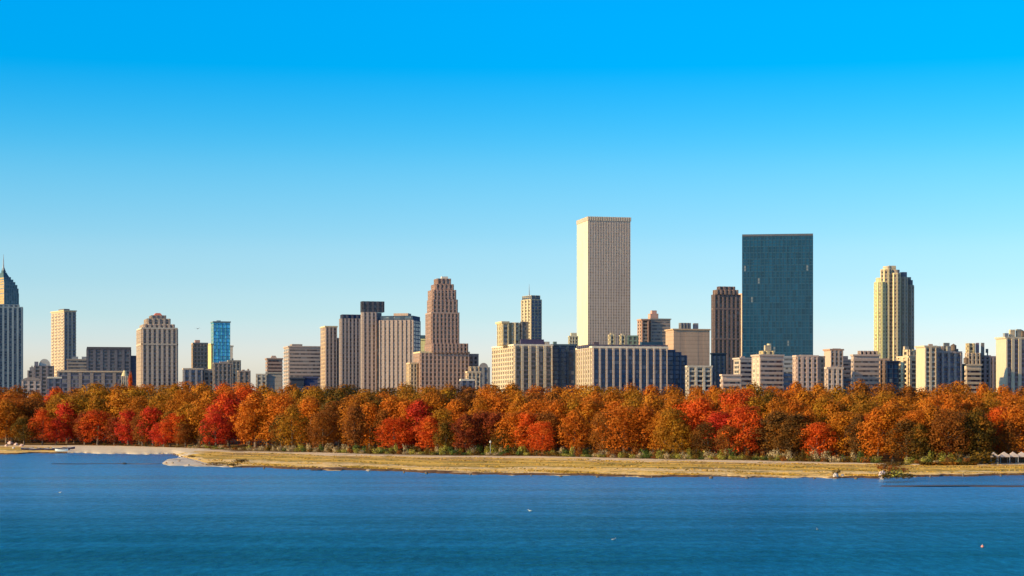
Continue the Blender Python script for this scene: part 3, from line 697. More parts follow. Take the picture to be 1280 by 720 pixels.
# --- right
pk = S_('grid', 3.3, win_mat((.05,.04,.045),(.42,.32,.28)), pw=.5, pr=.7)
bb = S_('bands', 4, win_mat((.10,.07,.08),(.4,.3,.3)), pr=.6)
tower('low_block', 'low pale terraced block at the foot of the dark brown tower', 1200, [T((901,903,926), 470, (.62,.48,.42), f=bb, clut=False)], th=14)
tower('apartment_block', 'white sided narrow block with grey banded front before the glass slab', 1320, [
    T((917,925,941), 449, (.52,.45,.42), f=bb, l=S_('balc', 3, w_cream), clut=True),
    T((925,926,931), 445.5, (.66,.5,.44), yb=449, n='penthouse', cap=False)], th=18, cat='apartment block')
tower('apartment_block', 'cream and mauve block with stacked yellow penthouse and roof tank', 1280, [
    T((940,950,979), 445, (.52,.42,.38), f=bb, l=S_('ribs', 6, win_mat((.5,.43,.3),(.6,.52,.36)), pr=.2), clut=False),  # left panes cream yellow, sunlight painted into the side face
    T((950,953,967), 438.5, (.66,.55,.33), yb=445, n='penthouse', f=pk, clut=False),
    T((955,956.5,964), 431.5, (.5,.42,.32), yb=438.5, n='roof_plant', cap=False),
    T((959,960,965), 429.5, (.6,.55,.42), yb=431.5, n='water_tank', shape='cyl')], th=16, cat='apartment block')
tower('apartment_block', 'dark grey blue block between the cream and the pinkish apartment blocks', 1340, [
    T((979,979,993), 447, (.20,.22,.27), d=16, f=S_('bands', 4, w_slate), clut=False)])
tower('apartment_block', 'pinkish block with brown balcony bay under the right half of the glass slab', 1270, [
    T((992,996,1022), 446, (.56,.43,.39), f=pk, clut=False),
    T((999,1001,1016), 443.5, (.56,.45,.38), yb=446, n='penthouse', cap=False),
    T((1018.5,1019,1030), 447, (.46,.34,.27), n='side_wing', f=pk, at=2, clut=False)], th=13, cat='apartment block')
tower('apartment_block', 'tower with white blank left side and brown pink front right of the glass slab', 1330, [
    T((1030,1038,1053.5), 438, (.52,.40,.34), f=pk, l=None, cc=(.5,.3,.22), clut=False, lines=False),
    T((1040,1041,1051), 435.5, (.5,.36,.3), yb=438, n='penthouse', cap=False)], th=16, cat='apartment block')
tower('apartment_block', 'dark grey stepped block with terraces left of the grey mauve block', 1360, [
    T((1051,1052,1064), 451, (.19,.18,.20), f=bb, clut=False), T((1053,1054,1060), 445, (.17,.16,.18), yb=451, n='upper_tier', f=bb, clut=False)], th=12, cat='apartment block')
tower('low_block', 'low pale pink block before the white sided tower', 1180, [T((1032,1034,1053), 461, (.60,.48,.42), f=pk, clut=False), T((1037,1038,1047), 458, (.5,.4,.36), yb=461, n='penthouse', cap=False)], th=12)
tower('apartment_block', 'wide grey mauve block with long low penthouse left of the cream rounded tower', 1290, [
    T((1064,1067,1099), 445, (.47,.38,.35), f=S_('bands', 4, w_mauve, pr=.3), clut=False, cc=(.5,.4,.36)),
    T((1073,1075,1096), 438.5, (.46,.36,.33), yb=445, n='penthouse', f=pk, clut=False)], th=13, cat='apartment block')
tower('apartment_block', 'tan pink narrow block at the foot of the cream rounded tower', 1310, [
    T((1097,1099,1110), 450, (.55,.40,.32), f=pk, clut=False)], th=13, cat='apartment block')
tower('glass_block', 'small dark navy block directly under the cream rounded tower', 1290, [
    T((1108,1109,1123), 453, (.025,.035,.07), f=S_('curtain', 4, w_navy), clut=False)], th=10)
r = tower('round_tower', 'tall cream tower of clustered rounded bays, lit yellow on the left', 1600, [  # bays and caps darken left to right, light and shade in their colours
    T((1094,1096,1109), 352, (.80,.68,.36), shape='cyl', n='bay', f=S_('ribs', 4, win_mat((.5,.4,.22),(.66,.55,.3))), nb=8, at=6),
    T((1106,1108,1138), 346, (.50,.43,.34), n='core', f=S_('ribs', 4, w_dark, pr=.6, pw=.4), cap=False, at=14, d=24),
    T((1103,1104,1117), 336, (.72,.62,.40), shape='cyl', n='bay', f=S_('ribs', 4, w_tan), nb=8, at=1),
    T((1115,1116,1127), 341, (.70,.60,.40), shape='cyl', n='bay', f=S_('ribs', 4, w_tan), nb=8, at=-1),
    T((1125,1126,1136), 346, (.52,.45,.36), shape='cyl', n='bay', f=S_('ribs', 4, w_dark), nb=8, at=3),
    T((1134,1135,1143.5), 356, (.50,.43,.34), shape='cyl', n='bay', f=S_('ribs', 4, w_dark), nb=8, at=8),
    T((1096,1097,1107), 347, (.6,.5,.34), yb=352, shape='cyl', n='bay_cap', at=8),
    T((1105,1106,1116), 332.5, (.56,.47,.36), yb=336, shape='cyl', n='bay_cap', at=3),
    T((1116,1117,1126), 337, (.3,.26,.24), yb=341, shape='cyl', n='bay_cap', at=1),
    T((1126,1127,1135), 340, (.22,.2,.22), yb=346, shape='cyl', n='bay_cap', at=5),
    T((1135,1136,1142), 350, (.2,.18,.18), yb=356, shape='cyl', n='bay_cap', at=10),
    T((1110,1111,1120), 332, (.6,.5,.36), yb=346, n='penthouse', at=16, cap=False, d=8)], th=10, cat='skyscraper')
tower('apartment_block', 'cream stepped block with punched dark windows right of the rounded tower', 1300, [
    T((1122,1136,1147), 447, (.60,.50,.36), f=S_('grid', 5.4, w_dark, pw=.45, pr=1.0), clut=False),
    T((1130,1136,1147), 437, (.60,.50,.36), yb=447, n='upper_tier', f=S_('grid', 5, w_dark, pw=.45, pr=1.0), clut=False, at=4),
    T((1129,1131,1136), 433, (.55,.46,.36), yb=437, n='penthouse', cap=False, at=8)], th=30, cat='apartment block')
tower('apartment_block', 'ornate brown fronted block with bright cream corner slab, reaching down into the trees', 1240, [
    T((1145,1156,1170), 434, (.62,.50,.38), f=S_('grid', 4.2, win_mat((.09,.06,.06),(.4,.28,.25)), pr=.7), l=None, clut=False, lines=False),
    T((1169,1170,1201), 441, (.36,.31,.32), n='side_wing', f=S_('ribs', 5, win_mat((.04,.05,.09),(.14,.14,.2)), pr=1.2, pw=.35), at=3, clut=False),
    T((1158,1160,1190), 432.5, (.48,.37,.31), yb=441, n='upper_tier', f=pk, clut=False, at=6),
    T((1179,1180,1187), 428.5, (.24,.22,.20), yb=433, n='roof_plant', cap=False),
    T((1160,1161,1166), 430, (.45,.35,.3), yb=433, n='roof_plant', cap=False),
    T((1190,1191,1198), 436, (.26,.22,.24), yb=441, n='roof_plant', cap=False),
    T((1200,1200,1205.5), 457, (.03,.07,.06), n='side_wing', at=6, d=10, clut=False)], th=15, cat='apartment block')
tower('apartment_block', 'cream tan block with a jumble of roof boxes between ornate block and striped tower', 1300, [
    T((1204,1208,1226), 457, (.58,.49,.40), f=bb, clut=False),
    T((1207,1210,1225), 441, (.56,.46,.37), yb=457, n='upper_tier', f=pk, clut=False),
    T((1208,1210,1218), 429, (.60,.50,.32), yb=441, n='penthouse', f=pk, clut=False, cap=False),
    T((1219.5,1220,1224), 428.5, (.33,.24,.28), yb=441, n='penthouse', cap=False),
    T((1226,1226.5,1230.5), 428.5, (.28,.25,.24), yb=446, n='penthouse', cap=False, at=2),
    T((1224,1225,1237), 446, (.38,.30,.32), n='side_wing', f=pk, at=3, clut=False),
    T((1232.5,1233,1236), 436, (.18,.18,.17), yb=441, n='water_tank', shape='cyl', at=4),
    T((1233.5,1234,1235.2), 441, (.3,.28,.26), yb=447, n='tank_leg', cap=False, at=5)], th=14, cat='apartment block')
tower('apartment_block', 'low purple grey block tucked against the striped cream tower', 1330, [
    T((1236,1237,1250), 447, (.32,.27,.31), f=rb, clut=True)], th=12, cat='apartment block')
tower('striped_tower', 'cream tower with dark vertical stripes cut by the right edge', 1270, [
    T((1245,1257,1300), 423, (.58,.50,.40), f=S_('ribs', 5.6, win_mat((.10,.07,.09),(.22,.17,.19)), pw=.42, pr=1.0), l=None, clut=False, lines=False),
    T((1261,1263,1269), 412, (.62,.50,.36), yb=423, n='penthouse', cap=False),
    T((1269.5,1271,1277), 411.5, (.30,.29,.26), yb=423, n='penthouse', cap=False)], th=15, cat='apartment block')
# outside the frame to the right
tower('apartment_block', 'plain beige block just beyond the right edge of the striped cream tower', 1350, [T((1306,1312,1345), 440, BEIGE, f=gx)], th=15)

# ------------------------------------------------------------------ trees
nprs = np.random.RandomState(11)
def crown_mesh(name, seed, H=22.0, Wd=14.0, z0=0.9, shape='round', ncl=34, per=150, leaf=.62):
    rs = np.random.RandomState(seed)
    cl = []
    def prof(t):     # radius profile over crown height 0..1
        if shape == 'round': return max(.15, math.sin(math.pi*min(1, (t*.88+.14)))**.6)
        if shape == 'broad': return max(.15, math.sin(math.pi*min(1, (t*.80+.12)))**.45)
        if shape == 'oval': return max(.12, math.sin(math.pi*min(1, (t*.90+.10)))**.85)*.82
        return max(.1, 1-t*.9)
    for i in range(ncl):
        t = (i+.5)/ncl; t = t**.85
        a = i*2.39996+rs.uniform(-.5, .5); cr = rs.uniform(1.7, 3.3)*(1.0 if shape != 'cone' else .7)
        rad = max(0, Wd/2*prof(t)*rs.uniform(.85, 1.08)-cr*.8)
        if i % 4 == 3: rad *= .45
        z = z0+cr*.7+(H-z0-cr*1.5)*t
        cl.append((rad*math.cos(a), rad*math.sin(a), z, cr, rs.uniform(.15, .85)))
    V = []; tint = []
    for cx, cy, cz, cr, tn in cl:
        n = int(per*(cr/2.5)**2)
        u = rs.normal(size=(n, 3)); u /= np.linalg.norm(u, axis=1)[:, None]
        u[:, 2] = np.where((u[:, 2] < -.3) & (rs.rand(n) < .6), -u[:, 2], u[:, 2])
        bump = 1+.18*np.sin(u[:, 0]*5+seed)*np.sin(u[:, 1]*5.5+cx)+.12*np.sin(u[:, 2]*8+cy)
        rr = cr*bump*rs.uniform(.72, 1.10, n)
        stray = rs.rand(n) < .06; rr = np.where(stray, cr*rs.uniform(1.1, 1.35, n), rr)
        p = np.stack([cx+u[:, 0]*rr, cy+u[:, 1]*rr, cz+u[:, 2]*rr*.85], 1)
        nr = u+rs.normal(scale=.38, size=(n, 3)); nr /= np.linalg.norm(nr, axis=1)[:, None]
        a = np.cross(nr, rs.normal(size=(n, 3))); a /= np.linalg.norm(a, axis=1)[:, None]; b = np.cross(nr, a)
        s = leaf*rs.uniform(.55, 1.25, n)[:, None]; s2 = s*rs.uniform(.55, .95, n)[:, None]
        q = np.stack([p-a*s*.5, p-b*s2*.55+a*s*.1, p+a*s*.6, p+b*s2*.5-a*s*.1], 1)
        V.append(q); tv = np.clip(tn*.75+rs.uniform(-.02, .27, n), 0, 1); tint.append(np.repeat(tv, 4))
    V = np.concatenate(V).reshape(-1, 3); tint = np.concatenate(tint)
    nq = len(V)//4
    m = bpy.data.meshes.new(name); m.vertices.add(len(V)); m.vertices.foreach_set('co', V.ravel())
    m.loops.add(nq*4); m.loops.foreach_set('vertex_index', np.arange(nq*4)); m.polygons.add(nq)
    m.polygons.foreach_set('loop_start', np.arange(nq)*4); m.polygons.foreach_set('loop_total', np.full(nq, 4)); m.update()
    at = m.attributes.new('tint', 'FLOAT', 'POINT'); at.data.foreach_set('value', tint.astype(np.float32))
    m.validate(); return m
def trunk_mesh(seed, H=22.0, mat=None):
    rs = random.Random(seed); mb = MB()
    top = H*.72; lean = (rs.uniform(-.6, .6), rs.uniform(-.6, .6))
    pts = [(0, 0, -1.0), (0, 0, .6), (lean[0]*.2, lean[1]*.2, H*.2), (lean[0]*.6, lean[1]*.6, H*.45), (lean[0], lean[1], top)]
    mb.tube(pts, [.62, .46, .36, .24, .06])
    for i in range(7):
        z = H*rs.uniform(.16, .5); a = i*.9+rs.uniform(-.3, .3); L = rs.uniform(3, 5.5)
        mb.tube([(0, 0, z), (math.cos(a)*L*.5, math.sin(a)*L*.5, z+L*.35), (math.cos(a)*L, math.sin(a)*L, z+L*.95)], [.18, .12, .04], 5)
    return mb.mesh('trunk', mat)
M_bark = flat_mat('bark', (.17, .12, .085), .9, .4, 2.0)
M_barkd = flat_mat('dark_bark', (.07, .05, .04), .9, .4, 2.0)
LEAF = {
 'scarlet': leaf_mat('scarlet_leaves', [(.20,.015,.010), (.62,.045,.018), (.80,.10,.02)]),
 'red orange': leaf_mat('red_orange_leaves', [(.30,.03,.008), (.72,.10,.012), (.80,.20,.02)]),
 'orange': leaf_mat('orange_leaves', [(.26,.07,.008), (.62,.16,.012), (.74,.27,.02)]),
 'golden orange': leaf_mat('golden_leaves', [(.17,.055,.008), (.52,.165,.011), (.74,.32,.022)]),
 'olive gold': leaf_mat('olive_gold_leaves', [(.14,.075,.009), (.42,.175,.013), (.60,.31,.02)]),
 'russet': leaf_mat('russet_leaves', [(.10,.035,.012), (.28,.09,.014), (.45,.16,.018)]),
 'dark green': leaf_mat('dark_green_leaves', [(.02,.018,.006), (.12,.07,.010), (.34,.17,.015)]),
 'maroon': leaf_mat('maroon_leaves', [(.09,.018,.010), (.28,.05,.014), (.50,.11,.02)]),
 'dark brown': leaf_mat('dark_brown_leaves', [(.03,.016,.008), (.12,.055,.012), (.36,.14,.02)]),
}
CM = [crown_mesh('crown', 1, shape='round'), crown_mesh('crown', 2, shape='broad', ncl=38), crown_mesh('crown', 3, shape='oval'),
      crown_mesh('crown', 4, shape='round', ncl=30), crown_mesh('crown', 5, shape='broad', ncl=34), crown_mesh('crown', 6, shape='oval', ncl=30),
      crown_mesh('crown', 7, shape='round', ncl=40, leaf=.55), crown_mesh('crown', 8, shape='broad', ncl=42, leaf=.55)]
for m_ in CM: m_.materials.append(None)
TM = [trunk_mesh(i, mat=M_bark) for i in range(4)]
LM = [(8,'spired grey skyscraper'),(48,'arched slate hall'),(80,'orange sided slab tower'),(120,'left half of the dark flat block'),(150,'right half of the dark flat block'),(196,'red topped stepped tower'),
      (247,'narrow dark brown tower'),(277,'blue glass tower'),(312,'open sky gap at left'),(342,'small tan gabled block'),(381,'broad banded block'),(412,'slim orange edged tower'),
      (439,'shorter dark capped tower'),(466,'taller dark capped tower'),(500,'pinkish ribbed block'),(552,'brown setback tower'),(603,'dark round topped block'),
      (630,'two cream turrets'),(664,'slender antenna tower'),(704,'navy glass block'),(735,'bright side of the white tower'),(770,'front of the white tower'),(818,'pink capped building'),(865,'tan windowless block'),
      (906,'dark brown tower'),(950,'left half of the glass slab'),(995,'right half of the glass slab'),(1041,'white sided tower'),(1082,'wide grey mauve block'),(1118,'cream rounded tower'),
      (1150,'bright cream corner slab'),(1180,'blue bays of the ornate block'),(1215,'jumbled roof boxes'),(1242,'low purple grey block'),(1268,'striped cream tower')]
TREES = []
def add_tree(x, ytop, wpx, color, row, Y=None, dY=0, var=None, dark=False, thin=False):
    Y = Y or tree_Y(x)+dY
    gz = ground_z(x, Y); H = Z(ytop, Y)-gz; Wm = wpx*Y/F
    v = rnd.randrange(len(CM)) if var is None else var
    root = empty('broadleaf_tree', (X(x, Y), Y, gz-.05), rnd.uniform(0, 6.28))
    s = Wm/14.0; hz = H/22.0
    root.scale = (s, s, hz)
    t = bpy.data.objects.new('trunk', TM[rnd.randrange(4)]); C.objects.link(t); t.parent = root
    c = bpy.data.objects.new('crown', CM[v]); C.objects.link(c); c.parent = root
    c.material_slots[0].link = 'OBJECT'; c.material_slots[0].material = LEAF[color]
    TREES.append([root, x, color, row, wpx, H])
    return root
FRONT = [(8,499,38,'golden orange'),(30,520,24,'dark green'),(53,510,26,'red orange'),(70,520,22,'scarlet'),(84,502,36,'scarlet'),(106,514,26,'maroon'),(122,512,34,'red orange'),  # second tree's dark green paints the shadow gap between crowns
 (143,520,26,'maroon'),(160,512,32,'scarlet'),(178,517,22,'russet'),(191,508,28,'scarlet'),(205,526,26,'scarlet'),(213,512,26,'dark green'),(222,515,30,'red orange'),(244,500,42,'olive gold'),(232,528,26,'russet'),(262,524,26,'dark brown'),
 (270,514,28,'scarlet'),(286,493,40,'scarlet'),(312,500,36,'orange'),(334,498,36,'golden orange'),(351,518,22,'dark green'),(366,506,32,'olive gold'),(388,494,46,'orange'),(404,512,30,'russet'),(424,501,40,'russet'),(444,504,30,'russet'),
 (462,501,36,'orange'),(478,510,26,'russet'),(494,519,34,'red orange'),(508,500,34,'orange'),(524,497,38,'scarlet'),(538,520,34,'red orange'),(552,508,26,'olive gold'),(556,526,26,'dark green'),(570,498,36,'orange'),(582,516,30,'maroon'),(602,513,40,'maroon'),(620,512,30,'maroon'),(628,532,22,'dark green'),
 (645,512,34,'orange'),(660,514,36,'red orange'),(682,514,34,'russet'),(678,524,28,'red orange'),(700,502,38,'orange'),(718,512,32,'orange'),(738,500,38,'golden orange'),(754,512,26,'russet'),(766,512,26,'dark brown'),(780,505,46,'orange'),(806,506,40,'orange'),(826,514,30,'golden orange'),(842,510,34,'olive gold'),
 (862,498,36,'red orange'),(876,494,44,'red orange'),(852,528,24,'olive gold'),(884,526,28,'dark brown'),(905,512,40,'scarlet'),(912,530,26,'russet'),(931,506,38,'red orange'),(945,522,34,'maroon'),(952,500,34,'olive gold'),
 (973,512,46,'dark brown'),(995,514,46,'dark brown'),(984,528,34,'dark brown'),(1022,526,34,'red orange'),(1012,512,26,'orange'),(1042,502,40,'golden orange'),(1056,512,40,'golden orange'),(1074,515,28,'dark brown'),(1098,508,40,'orange'),(1088,518,30,'red orange'),
 (1116,504,42,'golden orange'),(1134,522,40,'dark brown'),(1142,512,34,'orange'),(1164,506,42,'golden orange'),(1150,526,28,'dark green'),(1186,510,40,'russet'),(1180,530,26,'maroon'),(1206,512,36,'dark brown'),(1222,508,36,'dark green'),(1230,526,28,'dark brown'),(1248,508,36,'red orange'),(1272,506,40,'orange'),(1262,522,26,'russet'),(1300,504,44,'golden orange')]
for i, (x, yt, wp, col) in enumerate(FRONT):
    add_tree(x, yt+rnd.uniform(-1.5, 1.5), wp*1.45, col, 'front' if yt > 500 else 'front', dY=rnd.uniform(0, 14)+(22 if yt < 504 else 0)+(0 if yt < 518 else -3))
REAR = {  # x ranges with colours and top heights for the trees behind
 'mid': [(0,60,['golden orange','orange','russet'],489),(60,110,['olive gold','golden orange'],490),(110,175,['olive gold','golden orange'],487),(175,200,['dark green','olive gold'],494),(200,262,['olive gold','golden orange'],482),(262,330,['orange','red orange'],484),
         (330,365,['golden orange','orange'],487),(365,405,['olive gold','golden orange'],488),(405,480,['dark green','olive gold','golden orange'],489),(480,505,['orange','golden orange'],491),(505,565,['olive gold','golden orange'],485),(565,600,['orange','russet'],491),(600,650,['golden orange','orange'],486),
         (650,700,['russet','orange'],491),(700,800,['golden orange','orange','olive gold'],490),(800,850,['golden orange','olive gold'],491),(850,900,['golden orange','orange'],489),(900,940,['orange','red orange'],484),(940,968,['dark green','olive gold'],491),(968,1020,['golden orange','orange'],490),
         (1020,1080,['olive gold','golden orange'],490),(1080,1125,['orange','olive gold'],492),(1125,1160,['golden orange'],496),(1160,1215,['golden orange','orange'],488),(1215,1245,['dark green','olive gold'],489),(1245,1330,['golden orange','orange','russet'],489)],
 'back': [(0,60,['russet','orange'],485),(60,120,['russet','red orange','golden orange'],486),(120,170,['olive gold','golden orange'],479),(170,230,['golden orange','olive gold'],481),(230,265,['golden orange'],477),(265,330,['orange','red orange'],476),(330,365,['golden orange','olive gold'],478),
          (365,440,['olive gold','dark green'],481),(440,500,['dark green','olive gold'],484),(500,560,['olive gold','golden orange'],479),(560,600,['russet','golden orange'],483),(600,645,['golden orange'],478),(645,720,['golden orange','orange'],481),(720,850,['golden orange','olive gold','orange'],481),
          (850,935,['golden orange','orange'],480),(935,960,['olive gold'],478),(960,1020,['golden orange','orange'],479),(1020,1075,['olive gold','golden orange'],480),(1075,1122,['orange','russet'],477),(1122,1145,['russet'],484),(1145,1160,['golden orange'],487),(1160,1240,['golden orange','orange'],477),(1240,1330,['russet','orange'],480)]}
def lookup(tab, x):
    for a, b, cs, y in tab:
        if a <= x < b: return cs, y
    return tab[0][2:] if x < 0 else tab[-1][2:]
for row, dy, step, off in (('second', 34, 27, -6), ('third', 66, 27, 8), ('rearmost', 104, 25, -12)):
    x = -30+off
    while x < 1320:
        cs, yt = lookup(REAR['mid' if row != 'rearmost' else 'back'], x)
        if row == 'second': yt += 6
        if row == 'third': yt -= 2
        add_tree(x, yt+rnd.uniform(-3.5, 3.5), rnd.uniform(44, 64), rnd.choice(cs), row, dY=dy+rnd.uniform(-8, 8), var=rnd.choice((0, 1, 3, 4, 6, 7)))
        x += step*rnd.uniform(.75, 1.25)
add_tree(163, 466, 13, 'red orange', 'lone', Y=1240, var=2)
def label_trees():
    used = {}
    items = sorted(TREES, key=lambda t: t[1])
    rowp = {'front': 'in the front row', 'second': 'in the second row', 'third': 'in the third row', 'rearmost': 'in the rearmost row', 'lone': 'alone above the others'}
    b = {}
    for it in items:
        root, x, color, row, wp, H = it
        k = min(LM, key=lambda q: abs(q[0]-x)); d = x-k[0]
        pos = 'under' if abs(d) < 5 else ('left under' if d < 0 else 'right under')
        nm = k[1]
        if x < -2: pos, nm = 'off-frame beside', 'spired grey skyscraper'
        if x > 1284: pos, nm = 'off-frame beside', 'striped cream tower'
        b.setdefault((color, row, pos, nm), []).append(it)
    for (color, row, pos, nm), its in b.items():
        words = [''] if len(its) == 1 else (['left of two: ', 'right of two: '] if len(its) == 2 else ['first of several: ', 'second of several: ', 'third of several: ', 'fourth of several: '])
        its.sort(key=lambda q: q[1])
        for wd, it in zip(words, its):
            it[0]['label'] = (wd+f"{row}-row {color.replace(' ', '-')} tree {pos} the {nm}") if row != 'lone' else 'small orange tree rising alone between the cream domed building and stepped tower'
            it[0]['category'] = 'tree'
            if row != 'lone': it[0]['group'] = 'autumn trees along the shore'
label_trees()

# ------------------------------------------------------------------ shrubs
def shrub_mesh(seed, w=2.2, h=2.2, n=260, leaf=.28):
    rs = np.random.RandomState(seed)
    cl = [(rs.uniform(-.5, .5)*w*.6, rs.uniform(-.5, .5)*w*.6, rs.uniform(.25, .75)*h, rs.uniform(.3, .45)*w) for _ in range(6)]
    V = []; tint = []
    for cx, cy, cz, cr in cl:
        k = n//6; u = rs.normal(size=(k, 3)); u /= np.linalg.norm(u, axis=1)[:, None]
        p = np.stack([cx+u[:, 0]*cr, cy+u[:, 1]*cr, np.maximum(.02, cz+u[:, 2]*cr*.9)], 1)*rs.uniform(.85, 1.1, (k, 1))
        a = np.cross(u, rs.normal(size=(k, 3))); a /= np.linalg.norm(a, axis=1)[:, None]; b = np.cross(u+rs.normal(scale=.4, size=(k, 3)), a)
        s = leaf*rs.uniform(.6, 1.4, k)[:, None]
        V.append(np.stack([p-a*s*.5, p-b*s*.4, p+a*s*.6, p+b*s*.4], 1)); tint.append(np.repeat(np.clip(rs.uniform(0, 1, k), 0, 1), 4))
    V = np.concatenate(V).reshape(-1, 3); tint = np.concatenate(tint); nq = len(V)//4
    m = bpy.data.meshes.new('foliage'); m.from_pydata([tuple(v) for v in V], [], [(4*i, 4*i+1, 4*i+2, 4*i+3) for i in range(nq)])
    at = m.attributes.new('tint', 'FLOAT', 'POINT'); at.data.foreach_set('value', tint.astype(np.float32)); m.materials.append(None); return m
def stem_mesh(seed, h=2.2):
    rs = random.Random(seed); mb = MB()
    for i in range(5):
        a = rs.uniform(0, 6.28); r_ = rs.uniform(.2, .7); mb.tube([(0, 0, -.1), (math.cos(a)*r_*.5, math.sin(a)*r_*.5, h*.4), (math.cos(a)*r_, math.sin(a)*r_, h*.8)], [.06, .04, .02], 5)
    return mb.mesh('stem', M_bark)
SMs = [shrub_mesh(20+i) for i in range(4)]; STs = [stem_mesh(i) for i in range(3)]
SL = {'yellow green': leaf_mat('yellow_green_leaves', [(.10,.09,.012), (.38,.33,.05), (.60,.52,.12)]),
      'pale straw': leaf_mat('straw_leaves', [(.20,.13,.05), (.55,.40,.20), (.72,.58,.36)]),
      'dark green': LEAF['dark green'], 'brown red': LEAF['russet'], 'mid green': leaf_mat('mid_green_leaves', [(.03,.045,.01), (.09,.13,.025), (.20,.26,.05)])}
def add_shrub(x, Y, gz, w, h, col, label, group=None, cat='shrub'):
    root = empty('shrub', (X(x, Y), Y, gz), rnd.uniform(0, 6.28)); root.scale = (w/2.2, w/2.2, h/2.2)
    a = bpy.data.objects.new('foliage', rnd.choice(SMs)); C.objects.link(a); a.parent = root
    a.material_slots[0].link = 'OBJECT'; a.material_slots[0].material = SL[col]
    b = bpy.data.objects.new('stem', rnd.choice(STs)); C.objects.link(b); b.parent = root
    return tag(root, label, cat, group)
for row_, d0, d1, h0, h1, st in (('back', 0, 5, 2.6, 5.0, 1.15), ('front', 9, 16, 1.3, 2.8, 1.0)):
    x = 238
    while x < 1218:
        col = rnd.choices(['yellow green', 'pale straw', 'dark green', 'brown red', 'mid green'], ([3.2, 1.6, 2.8, 1.6, 1.6] if x > 420 else [1.3, 4, 2, 1.5, .6]))[0]
        if not 1102 < x < 1136:
            add_shrub(x, tree_Y(x)-rnd.uniform(d0, d1), 1.45, rnd.uniform(2.0, 3.8), rnd.uniform(h0, h1)*(.6 if x < 330 else 1), col,
                  f"{'tall' if row_ == 'back' else 'low'} {col} shrub in the {'rear' if row_ == 'back' else 'front'} of the bushes below the trees", 'shrubs along the foot of the trees')
        x += rnd.uniform(4.2, 9)*st
for i, x in enumerate(range(118, 236, 13)):
    add_shrub(x, tree_Y(x)-4, 1.4, 2.4, rnd.uniform(1.2, 2.2), rnd.choice(['dark green', 'brown red']), 'small dark shrub under the scarlet trees behind the pale beach', 'dark shrubs behind the pale beach')
bg_ = [(1226,7.5,5.0,'dark green','large dark green bush left of the white canopies'),(1236,6.5,5.0,'dark green','large dark green bush touching the leftmost white canopy'),(1231,4.5,2.6,'mid green','mid green bush in front of the two large dark bushes'),
       (1210,6,3.2,'dark green','wide dark bush standing left of the large dark green bushes')]
for x, w_, h_, col, lb in bg_: add_shrub(x, tree_Y(x)-10, 1.5, w_, h_, col, lb)
# shoreline clump at the right
clump = [(1105,587,4.2,2.6,'brown red','russet bush at the left end of the shoreline clump'),(1112,584,6,2.2,'dark green','wide dark bush at the back left of the shoreline clump'),(1123,583.5,7,2.2,'dark green','wide dark bush at the back of the shoreline clump under the tree'),
 (1134,583,6,1.4,'yellow green','yellow bush at the back right of the shoreline clump'),(1113,591,5,2.6,'brown red','russet bush in the middle of the shoreline clump'),(1111,597,5,2.4,'dark green','dark bush beside the pink boulder at the water'),
 (1120,597,4.5,2.6,'yellow green','yellow green bush at the water in the shoreline clump'),(1129,597,5,1.6,'dark green','dark low bush at the right waterside end of the clump'),(1129,589,5,1.6,'brown red','russet bush on the right flank of the shoreline clump')]
for x, yb, w_, h_, col, lb in clump:
    p = P(x, yb, 1.0); add_shrub(x, p.y, .75, w_, h_, col, lb, 'bushes of the shoreline clump')
for x, yb, w_, h_, lb in ((270,580,5,1.0,'dark low scrub patch on the spit nearest its pale tip'),(291,581.5,5,1.3,'dark low scrub patch in the middle of the spit'),(302,578,6,1.6,'dark slanting scrub patch at the right of the spit'),(240,571,3,1.0,'small dark scrub at the inner corner of the spit')):
    p = P(x, yb, .8); add_shrub(x, p.y, .55, w_, h_, 'dark green', lb, 'scrub patches on the spit')
# clipped hedge
def hedge():
    x0, x1 = 1150, 1221; Y = tree_Y(1185)-26
    rs = np.random.RandomState(5); L = X(x1, Y)-X(x0, Y); n = 2600
    p = np.stack([rs.uniform(0, L, n), rs.uniform(-.9, .9, n), rs.uniform(.02, 1.25, n)], 1)
    s = .26; a = rs.normal(size=(n, 3)); a /= np.linalg.norm(a, axis=1)[:, None]; b = np.cross(a, rs.normal(size=(n, 3))); b /= np.linalg.norm(b, axis=1)[:, None]
    V = np.stack([p-a*s, p-b*s*.8, p+a*s, p+b*s*.8], 1).reshape(-1, 3)
    m = bpy.data.meshes.new('hedge'); m.from_pydata([tuple(v) for v in V], [], [(4*i, 4*i+1, 4*i+2, 4*i+3) for i in range(n)])
    at = m.attributes.new('tint', 'FLOAT', 'POINT'); at.data.foreach_set('value', np.repeat(rs.rand(n), 4).astype(np.float32))
    m.materials.append(LEAF['dark green'])
    o = bpy.data.objects.new('hedge', m); C.objects.link(o); o.location = (X(x0, Y), Y, 1.35)
    tag(o, 'long low dark green hedge above the beach at the right', 'hedge')
hedge()

# ------------------------------------------------------------------ boulders, boats, canopies, lamp, gulls
def boulder(x, y, wpx, hm, col, label, z=.35, group=None):
    p = P(x, y, z); mb = MB(); w_ = wpx*p.y/F/2; rr = random.Random(int(x*7))
    mb.ell((0, 0, hm*.30), (w_, w_*.8, hm*.62), 9, 6, .24, rr)
    o = mb.build('boulder', flat_mat('rock', col, .9, .3, 1.5), loc=tuple(p)); tag(o, label, 'boulder', group); return o
boulder(1103, 597, 10, 2.1, (.62,.46,.42), 'large pale pink boulder at the water in front of the bushes', .4)
boulder(1044.5, 596, 7, 1.2, (.55,.45,.38), 'pale boulder with dark bushes on it left of the pink boulder', .4)
for dx in (-1.2, 2.6):
    p = P(1044.5+dx, 593, 1.0); add_shrub(1044.5+dx, p.y, .8, 1.3, 1.8, 'dark green', 'tiny dark bush on the pale boulder, %s one' % ('left' if dx < 0 else 'right'))
